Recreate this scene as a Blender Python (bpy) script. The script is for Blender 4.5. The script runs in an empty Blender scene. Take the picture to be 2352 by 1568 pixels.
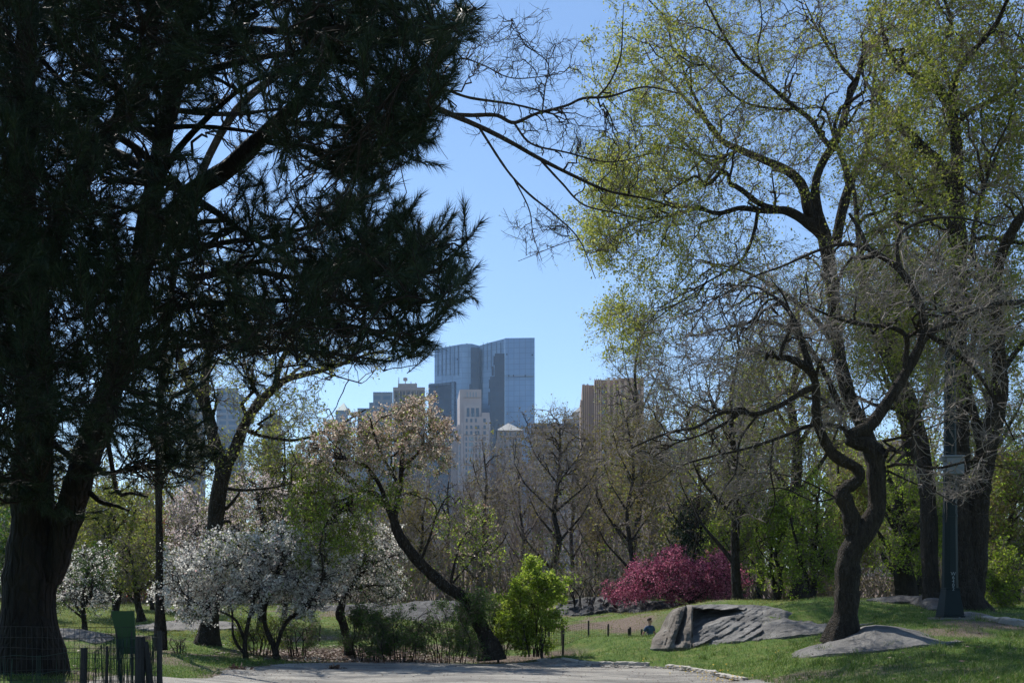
import bpy, math, random
import numpy as np
from mathutils import kdtree
F=2300.0; CU=1176.0; VH=1395.0; CZ=1.6
C=bpy.context.scene.collection
HAZE=0.00012; EXPO=0.5
rad=math.radians
# ------------------------------------------------------------ helpers
def W(u,v,Y): return np.array([(u-CU)/F*Y, Y, CZ-(v-VH)/F*Y])
def nrm(a): return a/(np.linalg.norm(a,axis=-1,keepdims=True)+1e-9)
def hash2(ix,iy,seed=0):
    h=(ix*374761393+iy*668265263+seed*1442695)&0xffffffff
    h=((h^(h>>13))*1274126177)&0xffffffff
    return ((h^(h>>16))&0xffff)/65535.0
def vnoise(x,y,seed=0):
    x=np.asarray(x,float); y=np.asarray(y,float)
    ix=np.floor(x).astype(np.int64); iy=np.floor(y).astype(np.int64)
    fx=x-ix; fy=y-iy; fx=fx*fx*(3-2*fx); fy=fy*fy*(3-2*fy)
    a=hash2(ix,iy,seed); b=hash2(ix+1,iy,seed); c=hash2(ix,iy+1,seed); d=hash2(ix+1,iy+1,seed)
    return (a*(1-fx)+b*fx)*(1-fy)+(c*(1-fx)+d*fx)*fy
def fbm(x,y,o=4,seed=0):
    s=0; a=.5; t=0
    for k in range(o):
        s=s+a*vnoise(np.asarray(x)*2**k,np.asarray(y)*2**k,seed+k*17); t+=a; a*=.5
    return s/t
def new_obj(name,verts,faces,mat=None,parent=None,smooth=False,mats=None,mi=None):
    """faces: (n,k) array or list of index lists"""
    me=bpy.data.meshes.new(name)
    verts=np.asarray(verts,dtype=np.float32).reshape(-1,3)
    if isinstance(faces,np.ndarray):
        n,k=faces.shape
        me.vertices.add(len(verts)); me.vertices.foreach_set('co',verts.ravel())
        me.loops.add(n*k); me.loops.foreach_set('vertex_index',faces.astype(np.int32).ravel())
        me.polygons.add(n); me.polygons.foreach_set('loop_start',np.arange(0,n*k,k,dtype=np.int32))
        if smooth: me.polygons.foreach_set('use_smooth',np.ones(n,dtype=bool))
        if mi is not None: me.polygons.foreach_set('material_index',np.asarray(mi,dtype=np.int32))
        me.update(calc_edges=True)
    else:
        me.from_pydata([tuple(map(float,v)) for v in verts],[],faces)
        if smooth:
            for p in me.polygons: p.use_smooth=True
        if mi is not None:
            for p,m in zip(me.polygons,mi): p.material_index=m
        me.update()
    if mats:
        for m in mats: me.materials.append(m)
    elif mat: me.materials.append(mat)
    o=bpy.data.objects.new(name,me); C.objects.link(o)
    if parent is not None:
        o.parent=parent
        o.location=(0,0,0) if parent.type=='MESH' else -parent.location
    return o
def tag(o,label=None,cat=None,group=None,kind=None):
    if label: o['label']=label
    if cat: o['category']=cat
    if group: o['group']=group
    if kind: o['kind']=kind
    return o
def empty(name,loc,label,cat,group=None):
    o=bpy.data.objects.new(name,None); C.objects.link(o); o.location=tuple(float(q) for q in loc); o.empty_display_size=.2
    return tag(o,label,cat,group)
class MB:
    def __init__(s): s.v=[]; s.f=[]; s.m=[]
    def add(s,v,f,m=0):
        b=len(s.v); s.v+= [tuple(map(float,q)) for q in v]; s.f+=[[i+b for i in q] for q in f]; s.m+=[m]*len(f); return s
    def box(s,x0,x1,y0,y1,z0,z1,m=0):
        v=[(x0,y0,z0),(x1,y0,z0),(x1,y1,z0),(x0,y1,z0),(x0,y0,z1),(x1,y0,z1),(x1,y1,z1),(x0,y1,z1)]
        return s.add(v,[[0,3,2,1],[4,5,6,7],[0,1,5,4],[1,2,6,5],[2,3,7,6],[3,0,4,7]],m)
    def prism(s,pts,z0,z1,m=0):
        """pts CCW (x,y); z0,z1 scalars or per point"""
        n=len(pts); z0=[z0]*n if np.isscalar(z0) else z0; z1=[z1]*n if np.isscalar(z1) else z1
        v=[(p[0],p[1],z) for p,z in zip(pts,z0)]+[(p[0],p[1],z) for p,z in zip(pts,z1)]
        f=[list(range(n))[::-1],list(range(n,2*n))]+[[i,(i+1)%n,n+(i+1)%n,n+i] for i in range(n)]
        return s.add(v,f,m)
    def tube(s,p,r,n=8,m=0):
        V,Fc=tubes(np.asarray(p,float)[None],np.asarray(r,float)[None],n,cap=True)
        return s.add(V,Fc.tolist() if isinstance(Fc,np.ndarray) else Fc,m)
    def build(s,name,mat=None,parent=None,smooth=False,mats=None):
        return new_obj(name,s.v,s.f,mat,parent,smooth,mats,s.m if mats else None)
def tubes(P,R,sides,cap=False,seed=None):
    N,K,_=P.shape
    T=np.empty_like(P); T[:,1:-1]=P[:,2:]-P[:,:-2]; T[:,0]=P[:,1]-P[:,0]; T[:,-1]=P[:,-1]-P[:,-2]; T=nrm(T)
    ov=nrm(P[:,-1]-P[:,0]); ref=np.zeros((N,3)); ref[:,1]=1
    bad=np.abs(ov[:,1])>.85; ref[bad]=(1,0,0)
    n1=nrm(np.cross(T,ref[:,None,:])); n2=np.cross(T,n1)
    a=np.arange(sides)*2*np.pi/sides
    V=P[:,:,None,:]+R[:,:,None,None]*(n1[:,:,None,:]*np.cos(a)[None,None,:,None]+n2[:,:,None,:]*np.sin(a)[None,None,:,None])
    V=V.reshape(-1,3)
    i=np.arange(N)[:,None,None]; k=np.arange(K-1)[None,:,None]; j=np.arange(sides)[None,None,:]; j2=(j+1)%sides
    b=i*K*sides
    f=np.stack([b+k*sides+j, b+k*sides+j2, b+(k+1)*sides+j2, b+(k+1)*sides+j],-1).reshape(-1,4)
    if cap:
        L=f.tolist()
        for q in range(N):
            L.append([q*K*sides+t for t in range(sides)][::-1]); L.append([q*K*sides+(K-1)*sides+t for t in range(sides)])
        return V,L
    return V,f
# ------------------------------------------------------------ materials
def nodes(name):
    m=bpy.data.materials.new(name); m.use_nodes=True; nt=m.node_tree
    return m,nt,nt.nodes['Principled BSDF']
def N(nt,t,**k):
    n=nt.nodes.new(t)
    for a,b in k.items():
        if a in n.inputs.keys(): n.inputs[a].default_value=b
        else: setattr(n,a,b)
    return n
def ramp(nt,stops):
    r=nt.nodes.new('ShaderNodeValToRGB'); e=r.color_ramp.elements
    while len(e)<len(stops): e.new(.5)
    for q,(p,c) in zip(e,stops): q.position=p; q.color=(*c,1)
    return r
def simple(name,col,rough=.7,metal=0,noise=None,scale=5,bump=0,bscale=30,stretch=None,spec=.5):
    m,nt,b=nodes(name); b.inputs['Roughness'].default_value=rough; b.inputs['Metallic'].default_value=metal
    b.inputs['Specular IOR Level'].default_value=spec
    b.inputs['Base Color'].default_value=(*col,1)
    tc=N(nt,'ShaderNodeTexCoord'); mp=N(nt,'ShaderNodeMapping'); nt.links.new(tc.outputs['Object'],mp.inputs['Vector'])
    if stretch: mp.inputs['Scale'].default_value=stretch
    if noise:
        n=N(nt,'ShaderNodeTexNoise',Scale=scale,Detail=6.0,Roughness=.65); nt.links.new(mp.outputs[0],n.inputs['Vector'])
        r=ramp(nt,[(.3,col),(.7,noise)]); nt.links.new(n.outputs['Fac'],r.inputs[0]); nt.links.new(r.outputs[0],b.inputs['Base Color'])
    if bump:
        n2=N(nt,'ShaderNodeTexNoise',Scale=bscale,Detail=5.0); nt.links.new(mp.outputs[0],n2.inputs['Vector'])
        bp=N(nt,'ShaderNodeBump',Strength=bump); nt.links.new(n2.outputs['Fac'],bp.inputs['Height']); nt.links.new(bp.outputs[0],b.inputs['Normal'])
    return m
def leafmat(name,stops,trans=.45,rough=.6,spec=.3):
    m=bpy.data.materials.new(name); m.use_nodes=True; nt=m.node_tree; b=nt.nodes['Principled BSDF']; out=nt.nodes['Material Output']
    g=N(nt,'ShaderNodeNewGeometry'); r=ramp(nt,stops); nt.links.new(g.outputs['Random Per Island'],r.inputs[0])
    nt.links.new(r.outputs[0],b.inputs['Base Color']); b.inputs['Roughness'].default_value=rough; b.inputs['Specular IOR Level'].default_value=spec
    if trans>0:
        t=N(nt,'ShaderNodeBsdfTranslucent'); nt.links.new(r.outputs[0],t.inputs['Color'])
        x=N(nt,'ShaderNodeMixShader'); x.inputs[0].default_value=trans
        nt.links.new(b.outputs[0],x.inputs[1]); nt.links.new(t.outputs[0],x.inputs[2]); nt.links.new(x.outputs[0],out.inputs['Surface'])
    return m
def barkmat(name,c1,c2,scale=9,bump=.9):
    m,nt,b=nodes(name); b.inputs['Roughness'].default_value=.9; b.inputs['Specular IOR Level'].default_value=.2
    tc=N(nt,'ShaderNodeTexCoord'); mp=N(nt,'ShaderNodeMapping'); mp.inputs['Scale'].default_value=(1,1,.22); nt.links.new(tc.outputs['Object'],mp.inputs[0])
    n=N(nt,'ShaderNodeTexNoise',Scale=scale,Detail=7.0,Roughness=.7,Distortion=.6); nt.links.new(mp.outputs[0],n.inputs['Vector'])
    r=ramp(nt,[(.35,c1),(.65,c2)]); nt.links.new(n.outputs['Fac'],r.inputs[0]); nt.links.new(r.outputs[0],b.inputs['Base Color'])
    v=N(nt,'ShaderNodeTexVoronoi',Scale=scale*2.2); v.feature='DISTANCE_TO_EDGE'; nt.links.new(mp.outputs[0],v.inputs['Vector'])
    rr=ramp(nt,[(0,(0,0,0)),(.25,(1,1,1))]); nt.links.new(v.outputs['Distance'],rr.inputs[0])
    ad=N(nt,'ShaderNodeMath',operation='ADD'); nt.links.new(n.outputs['Fac'],ad.inputs[0]); nt.links.new(rr.outputs[0],ad.inputs[1])
    bp=N(nt,'ShaderNodeBump',Strength=bump,Distance=.06); nt.links.new(ad.outputs[0],bp.inputs['Height']); nt.links.new(bp.outputs[0],b.inputs['Normal'])
    return m
M={}
M['bark']=barkmat('dark_bark',(.022,.018,.014),(.06,.048,.037))
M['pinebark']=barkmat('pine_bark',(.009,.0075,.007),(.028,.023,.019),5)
M['greybark']=barkmat('grey_bark',(.024,.02,.015),(.075,.062,.048),14)
M['twig']=simple('twig_grey',(.12,.10,.085),.75,noise=(.21,.18,.155),scale=2)
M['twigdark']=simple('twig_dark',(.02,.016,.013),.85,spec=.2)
M['twigbrown']=simple('twig_brown',(.12,.09,.065),.8,noise=(.19,.15,.11),scale=1)
M['twigmauve']=simple('twig_mauve',(.14,.11,.095),.8,noise=(.24,.19,.165),scale=.4)
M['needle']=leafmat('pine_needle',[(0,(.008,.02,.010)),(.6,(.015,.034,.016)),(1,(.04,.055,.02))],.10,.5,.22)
M['elm']=leafmat('elm_leaf',[(0,(.16,.19,.025)),(.5,(.30,.34,.045)),(1,(.50,.50,.13))],.5)
M['elmgreen']=leafmat('elm_green',[(0,(.10,.13,.018)),(.6,(.21,.25,.032)),(1,(.36,.36,.08))],.5)
M['olive']=leafmat('olive_leaf',[(0,(.1,.085,.025)),(.6,(.17,.145,.04)),(1,(.24,.21,.06))],.45)
M['spring']=leafmat('spring_leaf',[(0,(.09,.15,.012)),(.5,(.2,.29,.022)),(1,(.38,.43,.06))],.5)
M['lime']=leafmat('lime_leaf',[(0,(.11,.19,.015)),(.5,(.25,.36,.03)),(1,(.46,.54,.1))],.6)
M['green']=leafmat('green_leaf',[(0,(.03,.08,.015)),(.5,(.06,.14,.02)),(1,(.13,.2,.035))],.4)
M['redleaf']=leafmat('red_leaf',[(0,(.2,.05,.03)),(1,(.3,.11,.06))],.4)
M['conifer']=leafmat('conifer_leaf',[(0,(.02,.045,.02)),(1,(.06,.09,.03))],.15)
M['white']=leafmat('white_blossom',[(0,(.32,.31,.28)),(.4,(.66,.64,.59)),(.93,(.92,.89,.84)),(1,(.66,.42,.42))],.58,.8,.1)
M['pinkwhite']=leafmat('pink_white_blossom',[(0,(.45,.32,.32)),(.45,(.62,.52,.5)),(1,(.76,.68,.64))],.5,.8,.1)
M['crab']=leafmat('bronze_blossom',[(0,(.30,.17,.13)),(.4,(.55,.42,.34)),(1,(.78,.70,.60))],.5,.8,.1)
M['magenta']=leafmat('magenta_blossom',[(0,(.14,.03,.06)),(.5,(.42,.09,.18)),(1,(.70,.30,.40))],.4,.8,.1)
M['bronze']=leafmat('bronze_leaf',[(0,(.13,.06,.03)),(.5,(.12,.14,.03)),(1,(.2,.24,.05))],.4)
M['stone']=None
# ------------------------------------------------------------ terrain
cp=[]
def cpt(u,v,Y): p=W(u,v,Y); cp.append((p[0],p[1],p[2]))
for x,y,z in [(0,-12,0),(-14,-12,0),(14,-12,.1),(0,0,0),(-10,0,.1),(10,0,.1),(0,9,0),(-6,9,.1),(7,9,.1),(14,8,.5),(-14,8,.5),(0,16,0),(-4,20,0),(4,20,0),(-6,24,0),(3.5,25,.02),(0,25,.02),(-3,28,.03),(1,29,.02),(-5,28,.02),(0,22,.01)]: cp.append((x,y,z))
cp+= [(-3,30.5,-.08),(2,30.6,.05),(-5.5,31,.0),(-2,33,.15),(2,33,.35)]
for q in [(60,1545,15),(330,1560,16),(430,1562,19),(200,1500,24),(400,1500,28),(440,1450,40),(600,1480,35),(820,1470,36),(850,1430,44),(640,1440,42),
          (500,1400,52),(800,1392,55),(1000,1388,56),(180,1455,33),(60,1480,30),(150,1420,44),
          (1300,1500,29.5),(1340,1462,32.5),(1500,1461,32.5),(1450,1492,29.3),(1236,1520,29.4),(1330,1523,28.7),(1410,1525,28.1),(1490,1529,27.4),(1590,1543,25.2),(1650,1553,23.6),(1712,1565,22.),
          (1400,1440,43),(1500,1400,50),(1300,1376,56),(1500,1378,57),(1650,1388,50),
          (1600,1506,27.8),(1600,1489,29.4),(1700,1482,28.6),(1700,1522,26.3),(1500,1502,28.9),(1500,1492,29.7),(1760,1537,23.2),(1810,1535,21.5),(1900,1490,22.5),(2000,1540,18.5),(2200,1560,16),(2340,1565,15),(2100,1500,20),(2250,1470,22),(2330,1440,24),
          (1930,1458,23.5),(1850,1480,27.),(1850,1454,29.),(1780,1455,29.),(1700,1424,31.5),(1920,1454,27.3),(1780,1480,27.8),(1780,1408,30.5),(1850,1377,33.5),(1960,1377,33),(2080,1392,30.5),(2182,1420,26),(2230,1415,27.5),(2100,1430,25),(2340,1432,26),(2250,1400,32),
          (1750,1390,38),(1560,1472,35.5),(1490,1470,30.5),(1440,1466,31.5)]: cpt(*q)
cp+=[(4.2,36.8,-.65),(6.2,36.2,-.3),(5,38.5,-.15),(3,36,0.1),(2,40,.5),(8.5,37.5,.3)]
cp+=[(-30,20,1.2),(30,20,2.),(-45,40,2),(45,40,2.5),(-40,-10,.5),(40,-10,.8),(-45,70,2.2),(-20,70,1.9),(0,70,1.9),(20,70,2.),(45,70,2.),(-30,95,1),(0,95,1),(30,95,1),(60,95,1),(-60,95,1),(18,45,1.8),(7.5,41,1.65),(11,39,1.75),(14,42,1.7),(10,46,1.6),(15,37,1.75),(6,45,1.35),(26,34,1.9),(28,48,2.2),(-14,44,.9),(-20,36,1.)]
cp=np.array(cp)
def _tps(r2): return .5*r2*np.log(r2+1e-9)
_s=10.
def _fit():
    X=cp[:,:2]/_s; d=((X[:,None]-X[None])**2).sum(-1); n=len(X)
    A=np.zeros((n+3,n+3)); A[:n,:n]=_tps(d)+np.eye(n)*.003; P=np.c_[np.ones(n),X]; A[:n,n:]=P; A[n:,:n]=P.T
    return np.linalg.solve(A,np.r_[cp[:,2],0,0,0])
_w=_fit()
def gz(x,y):
    x=np.asarray(x,float); y=np.asarray(y,float); sh=x.shape; x=x.ravel(); y=y.ravel()
    xc=np.clip(x,-60,60); yc=np.clip(y,-15,98)
    out=np.empty(len(x))
    for a in range(0,len(x),20000):
        q=np.c_[xc[a:a+20000],yc[a:a+20000]]/_s
        d=((q[:,None]-cp[None,:,:2]/_s)**2).sum(-1)
        out[a:a+20000]=_tps(d)@_w[:-3]+_w[-3]+q@_w[-2:]
    far=np.clip(np.maximum((np.abs(x)-45)/25,np.maximum((y-85)/40,(-y-10)/8)),0,1); far=far*far*(3-2*far)
    out=out*(1-far)+far*(4.+3*fbm(x/60,y/60,2,4))
    return out.reshape(sh)
def g1(x,y): return float(gz(np.array([x]),np.array([y]))[0])
PL=([-10,15,21.3,24.5,27,28.5,29.4],[-7,-6.2,-6.4,-6.8,-6.3,-5,-3.2])
PR=([-10,15,18.5,21.5,24.9,27.3,29.,29.4],[6,4.3,4.75,5.15,4.6,3.7,1.7,.8])
def inpath(x,y): return (y<29.4)&(x>np.interp(y,*PL))&(x<np.interp(y,*PR))
def dirt(x,y):
    """bare soil 0..1"""
    d=np.clip((fbm(x*.35,y*.35,4,5)-.52)*5,0,1)*.6
    d=np.maximum(d,np.clip(1-np.hypot((x-3.5)/9,(y-43)/5),0,1)*fbm(x*.6,y*.9,3,9)*1.5)
    d=np.maximum(d,np.clip(1.4-np.hypot((x-12.2)/2.6,(y-24.4)/1.5)*1.3,0,1)*.95)   # worn path at right
    d=np.maximum(d,np.clip(1.5-np.hypot((x+5.5)/3.6,(y-31.5)/3.)*1.2,0,1))       # planting bed
    d=np.maximum(d,np.clip(1.5-np.hypot((x+.5)/3.2,(y-31)/1.3)*1.2,0,1))
    d=np.maximum(d,np.clip(1.3-np.hypot((x+7.5)/2.6,(y-16.5)/2.6),0,1))
    e=np.minimum(np.abs(x-np.interp(y,*PL)),np.abs(x-np.interp(y,*PR)))
    d=np.maximum(d,np.where(y<30,np.clip(1-e/.5,0,1)*.8,0))
    d=np.maximum(d,np.clip((y-58)/10,0,1)*.8)
    return np.clip(d,0,1)
def ground():
    ys=np.r_[np.arange(-15,8,1.),np.arange(8,62,.25),62+np.cumsum(.4*1.09**np.arange(75))]
    ys=ys[ys<3500]; ys=np.r_[ys,4500]
    xs=np.r_[np.arange(0,34,.3),34+np.cumsum(.5*1.1**np.arange(64))]; xs=xs[xs<3000]; xs=np.r_[xs,4000]
    xs=np.r_[-xs[::-1],xs[1:]]
    X,Y=np.meshgrid(xs,ys); Z=gz(X,Y)
    near=np.clip((70-Y)/20,0,1)*(~inpath(X,Y)); Z=Z+near*(fbm(X*.9,Y*.9,4,3)-.5)*.10
    Z=np.where(inpath(X,Y),Z-.03,Z)
    ny,nx=X.shape; V=np.stack([X,Y,Z],-1).reshape(-1,3)
    i=np.arange(ny-1)[:,None]*nx+np.arange(nx-1)[None]; Fq=np.stack([i,i+1,i+nx+1,i+nx],-1).reshape(-1,4)
    m,nt,b=nodes('ground_soil_grass'); b.inputs['Roughness'].default_value=.95; b.inputs['Specular IOR Level'].default_value=.1
    at=N(nt,'ShaderNodeAttribute',attribute_name='dirt'); tc=N(nt,'ShaderNodeTexCoord')
    n1=N(nt,'ShaderNodeTexNoise',Scale=2.5,Detail=8.0,Roughness=.7); nt.links.new(tc.outputs['Object'],n1.inputs['Vector'])
    n2=N(nt,'ShaderNodeTexNoise',Scale=22.0,Detail=6.0,Roughness=.8); nt.links.new(tc.outputs['Object'],n2.inputs['Vector'])
    rg=ramp(nt,[(.3,(.045,.085,.018)),(.5,(.08,.13,.028)),(.7,(.17,.17,.06))]); nt.links.new(n1.outputs['Fac'],rg.inputs[0])
    rs=ramp(nt,[(.3,(.06,.045,.035)),(.5,(.13,.1,.08)),(.68,(.25,.2,.165))]); nt.links.new(n2.outputs['Fac'],rs.inputs[0])
    ad=N(nt,'ShaderNodeMath',operation='ADD'); mu=N(nt,'ShaderNodeMath',operation='MULTIPLY_ADD'); mu.inputs[1].default_value=.8; mu.inputs[2].default_value=-.4
    nt.links.new(n2.outputs['Fac'],mu.inputs[0]); nt.links.new(at.outputs['Fac'],ad.inputs[0]); nt.links.new(mu.outputs[0],ad.inputs[1])
    rm=ramp(nt,[(.35,(0,0,0)),(.6,(1,1,1))]); nt.links.new(ad.outputs[0],rm.inputs[0])
    mx=N(nt,'ShaderNodeMix',data_type='RGBA'); nt.links.new(rm.outputs[0],mx.inputs[0]); nt.links.new(rg.outputs[0],mx.inputs[6]); nt.links.new(rs.outputs[0],mx.inputs[7])
    nt.links.new(mx.outputs[2],b.inputs['Base Color'])
    bp=N(nt,'ShaderNodeBump',Strength=.6,Distance=.04); nt.links.new(n2.outputs['Fac'],bp.inputs['Height']); nt.links.new(bp.outputs[0],b.inputs['Normal'])
    o=new_obj('ground',V,Fq,m,smooth=True); tag(o,kind='structure')
    a=o.data.attributes.new('dirt','FLOAT','POINT'); a.data.foreach_set('value',dirt(X,Y).ravel().astype(np.float32))
    # path
    ys=np.r_[np.arange(-10,14,.8),np.arange(14,29.4,.15),29.4]; t=np.linspace(0,1,80)
    e1=np.interp(ys,*PL)-.12+(fbm(ys*1.3,ys*0+3,3,1)-.5)*.5; e2=np.interp(ys,*PR)+.1+(fbm(ys*1.3,ys*0+9,3,2)-.5)*.3
    X=e1[:,None]*(1-t)+e2[:,None]*t; Y=np.repeat(ys[:,None],80,1)+np.clip((Y0:=ys[:,None])-28.6,0,1)*(fbm(X*2,X*0,3,8)-.5)*.5
    Z=gz(X,Y)+.045+(fbm(X*1.5,Y*1.5,3,6)-.5)*.02; ed=np.minimum(t,1-t)[None]; Z=Z-.05*np.clip(1-ed/.03,0,1)-.05*(Y0>29.2)
    ny,nx=X.shape; i=np.arange(ny-1)[:,None]*nx+np.arange(nx-1)[None]
    m,nt,b=nodes('path_gritty_asphalt'); b.inputs['Roughness'].default_value=.95; b.inputs['Specular IOR Level'].default_value=.15
    tc=N(nt,'ShaderNodeTexCoord'); mp=N(nt,'ShaderNodeMapping'); mp.inputs['Scale'].default_value=(.35,1,1); nt.links.new(tc.outputs['Object'],mp.inputs[0])
    n1=N(nt,'ShaderNodeTexNoise',Scale=1.1,Detail=8.0,Roughness=.7,Distortion=.8); nt.links.new(mp.outputs[0],n1.inputs['Vector'])
    n2=N(nt,'ShaderNodeTexNoise',Scale=45.0,Detail=3.0,Roughness=.8); nt.links.new(tc.outputs['Object'],n2.inputs['Vector'])
    r1=ramp(nt,[(.36,(.16,.153,.143)),(.48,(.245,.234,.215)),(.6,(.38,.36,.32))]); nt.links.new(n1.outputs['Fac'],r1.inputs[0])
    r2=ramp(nt,[(.3,(.45,.45,.45)),(.6,(1,1,1))]); nt.links.new(n2.outputs['Fac'],r2.inputs[0])
    mx=N(nt,'ShaderNodeMix',data_type='RGBA',blend_type='MULTIPLY'); mx.inputs[0].default_value=.7; nt.links.new(r1.outputs[0],mx.inputs[6]); nt.links.new(r2.outputs[0],mx.inputs[7])
    nt.links.new(mx.outputs[2],b.inputs['Base Color'])
    bp=N(nt,'ShaderNodeBump',Strength=.7,Distance=.03); nt.links.new(n2.outputs['Fac'],bp.inputs['Height']); nt.links.new(bp.outputs[0],b.inputs['Normal'])
    tag(new_obj('path',np.stack([X,Y,Z],-1).reshape(-1,3),np.stack([i,i+1,i+nx+1,i+nx],-1).reshape(-1,4),m,smooth=True),kind='structure')
ground()
# ------------------------------------------------------------ cards: leaves, petals, blades
def cards(pos,size,rng,aspect=.55,droop=0.,k=1,spread=0.):
    pos=np.repeat(pos,k,0)
    if spread: pos=pos+rng.normal(0,spread,(len(pos),3))
    n=len(pos); d=rng.normal(0,1,(n,3)); d[:,2]-=droop; d=nrm(d); s=nrm(np.cross(d,rng.normal(0,1,(n,3))))
    L=(size*rng.uniform(.45,1.5,n))[:,None]; up=np.cross(d,s)*L*.12
    v=np.stack([pos,pos+d*L*.5+s*L*aspect*.5+up,pos+d*L,pos+d*L*.5-s*L*aspect*.5+up],1).reshape(-1,3)
    return v,np.arange(4*n).reshape(-1,4)
def samp(Bs,n,rng,t0=.2):
    """random points on a list of branch batches, weighted by length"""
    P=[]; 
    Ls=[np.linalg.norm(np.diff(b[0],axis=1),axis=-1).sum(1) for b in Bs]; tot=sum(l.sum() for l in Ls)
    for (b,l) in zip(Bs,Ls):
        k=int(n*l.sum()/tot)
        if k<1: continue
        i=rng.choice(len(l),k,p=l/l.sum()); K=b[0].shape[1]; f=rng.uniform(t0,.999,k)*(K-1); q=f.astype(int); fr=(f-q)[:,None]
        P.append(b[0][i,q]*(1-fr)+b[0][i,q+1]*fr)
    return np.concatenate(P)
def resample(pts,K):
    pts=np.asarray(pts,float); n=len(pts)
    if n==2: t=np.linspace(0,1,K)[:,None]; return pts[0]*(1-t)+pts[1]*t
    p=np.vstack([2*pts[0]-pts[1],pts,2*pts[-1]-pts[-2]])
    seg=np.linalg.norm(np.diff(pts[:,:3],axis=0),axis=1); cs=np.r_[0,np.cumsum(seg)]; s=np.linspace(0,cs[-1]*.99999,K)
    k=np.clip(np.searchsorted(cs,s,side='right')-1,0,n-2); t=((s-cs[k])/(seg[k]+1e-9))[:,None]
    a,b,c,d=p[k],p[k+1],p[k+2],p[k+3]
    return .5*((2*b)+(c-a)*t+(2*a-5*b+4*c-d)*t*t+(3*b-a-3*c+d)*t**3)
def connect(T,nodes_,nr,nt_,rng,K=6,r1=.004,rmax=9.,rk=.011,crook=.07,up=.0,cost=False,minz=None):
    """grow one curved branch from the nearest skeleton node to every target"""
    if cost:
        idx=[]
        for a in range(0,len(T),400):
            D=T[a:a+400,None]-nodes_[None]; d=np.linalg.norm(D,axis=-1)
            c=(D*nt_[None]).sum(-1)/(d+1e-6); idx.append(np.argmin(d*(1.25-.45*c)+.0*nr,axis=1))
        idx=np.concatenate(idx)
    else:
        kd=kdtree.KDTree(len(nodes_))
        for i,p in enumerate(nodes_): kd.insert(p,i)
        kd.balance(); idx=np.array([kd.find(p)[1] for p in T])
    A=nodes_[idx]; L=np.linalg.norm(T-A,axis=1,keepdims=True)
    ctrl=A+(T-A)*.45+nt_[idx]*L*.22+np.array([0,0,1])*L*up+rng.normal(0,1,A.shape)*L*.06
    t=np.linspace(0,1,K)[None,:,None]
    P=(1-t)**2*A[:,None]+2*t*(1-t)*ctrl[:,None]+t*t*T[:,None]
    P[:,1:-1]+=rng.normal(0,1,P[:,1:-1].shape)*L[:,:,None]*crook/ (K**.5)*1.2
    r0=np.minimum(np.minimum(nr[idx]*.8,rmax),rk*L[:,0]+r1*1.3); r0=np.maximum(r0,r1)
    R=r0[:,None]*(1-t[:,:,0])**.9+r1*t[:,:,0]
    return P,R
def grow(B,n,L,rng,K=4,ang=(25,65),wig=.16,up=0.,r0=.004,r1=.0018,t0=.15,rk=.7,down=0.):
    P,R=B; K0=P.shape[1]; l=np.linalg.norm(np.diff(P,axis=1),axis=-1).sum(1)
    i=rng.choice(len(l),n,p=l/l.sum()); f=rng.uniform(t0,.999,n)*(K0-1); k=f.astype(int); fr=(f-k)[:,None]
    pos=P[i,k]*(1-fr)+P[i,k+1]*fr; tan=nrm(P[i,k+1]-P[i,k]); rr=R[i,k]*(1-fr[:,0])+R[i,k+1]*fr[:,0]
    perp=nrm(np.cross(tan,rng.normal(0,1,(n,3)))); a=np.radians(rng.uniform(*ang,n))[:,None]
    d=np.cos(a)*tan+np.sin(a)*perp; ln=L*rng.uniform(.5,1.35,n)[:,None]; out=[pos]
    for j in range(K-1):
        d=nrm(d+rng.normal(0,wig,(n,3))+np.array([0,0,up-down])); pos=pos+d*ln/(K-1); out.append(pos)
    Pn=np.stack(out,1); t=np.linspace(0,1,K)[None]; q=np.minimum(rr*rk,r0)[:,None]
    return Pn,np.maximum(q*(1-t)+r1*t,r1)
def nodes_of(Bs):
    Pn=[];Rn=[];Tn=[]
    for P,R in Bs:
        T=np.empty_like(P); T[:,:-1]=nrm(P[:,1:]-P[:,:-1]); T[:,-1]=T[:,-2]
        Pn.append(P[:,1:].reshape(-1,3)); Rn.append(R[:,1:].ravel()); Tn.append(T[:,1:].reshape(-1,3))
    return np.concatenate(Pn),np.concatenate(Rn),np.concatenate(Tn)
def wood(name,Bs,sides,mat,parent,smooth=True,rough=0,rng=None):
    V=[];Fc=[];b=0
    for (P,R),s in zip(Bs,sides):
        if rough:
            R=R*(1+rough*(rng.random(R.shape)-.5))
        v,f=tubes(P,R,s)
        if rough and s>=10:
            sh=v.reshape(P.shape[0],P.shape[1],s,3); c=P[:,:,None,:]; q=1+rough*1.1*(vnoise(np.arange(s)[None,None]*1.7+np.zeros(sh.shape[:3]),np.arange(P.shape[1])[None,:,None]*.35+np.zeros(sh.shape[:3]),7)-.5)
            v=(c+(sh-c)*q[...,None]).reshape(-1,3)
        V.append(v); Fc.append(f+b); b+=len(v)
    return new_obj(name,np.concatenate(V),np.concatenate(Fc),mat,parent,smooth)
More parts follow.
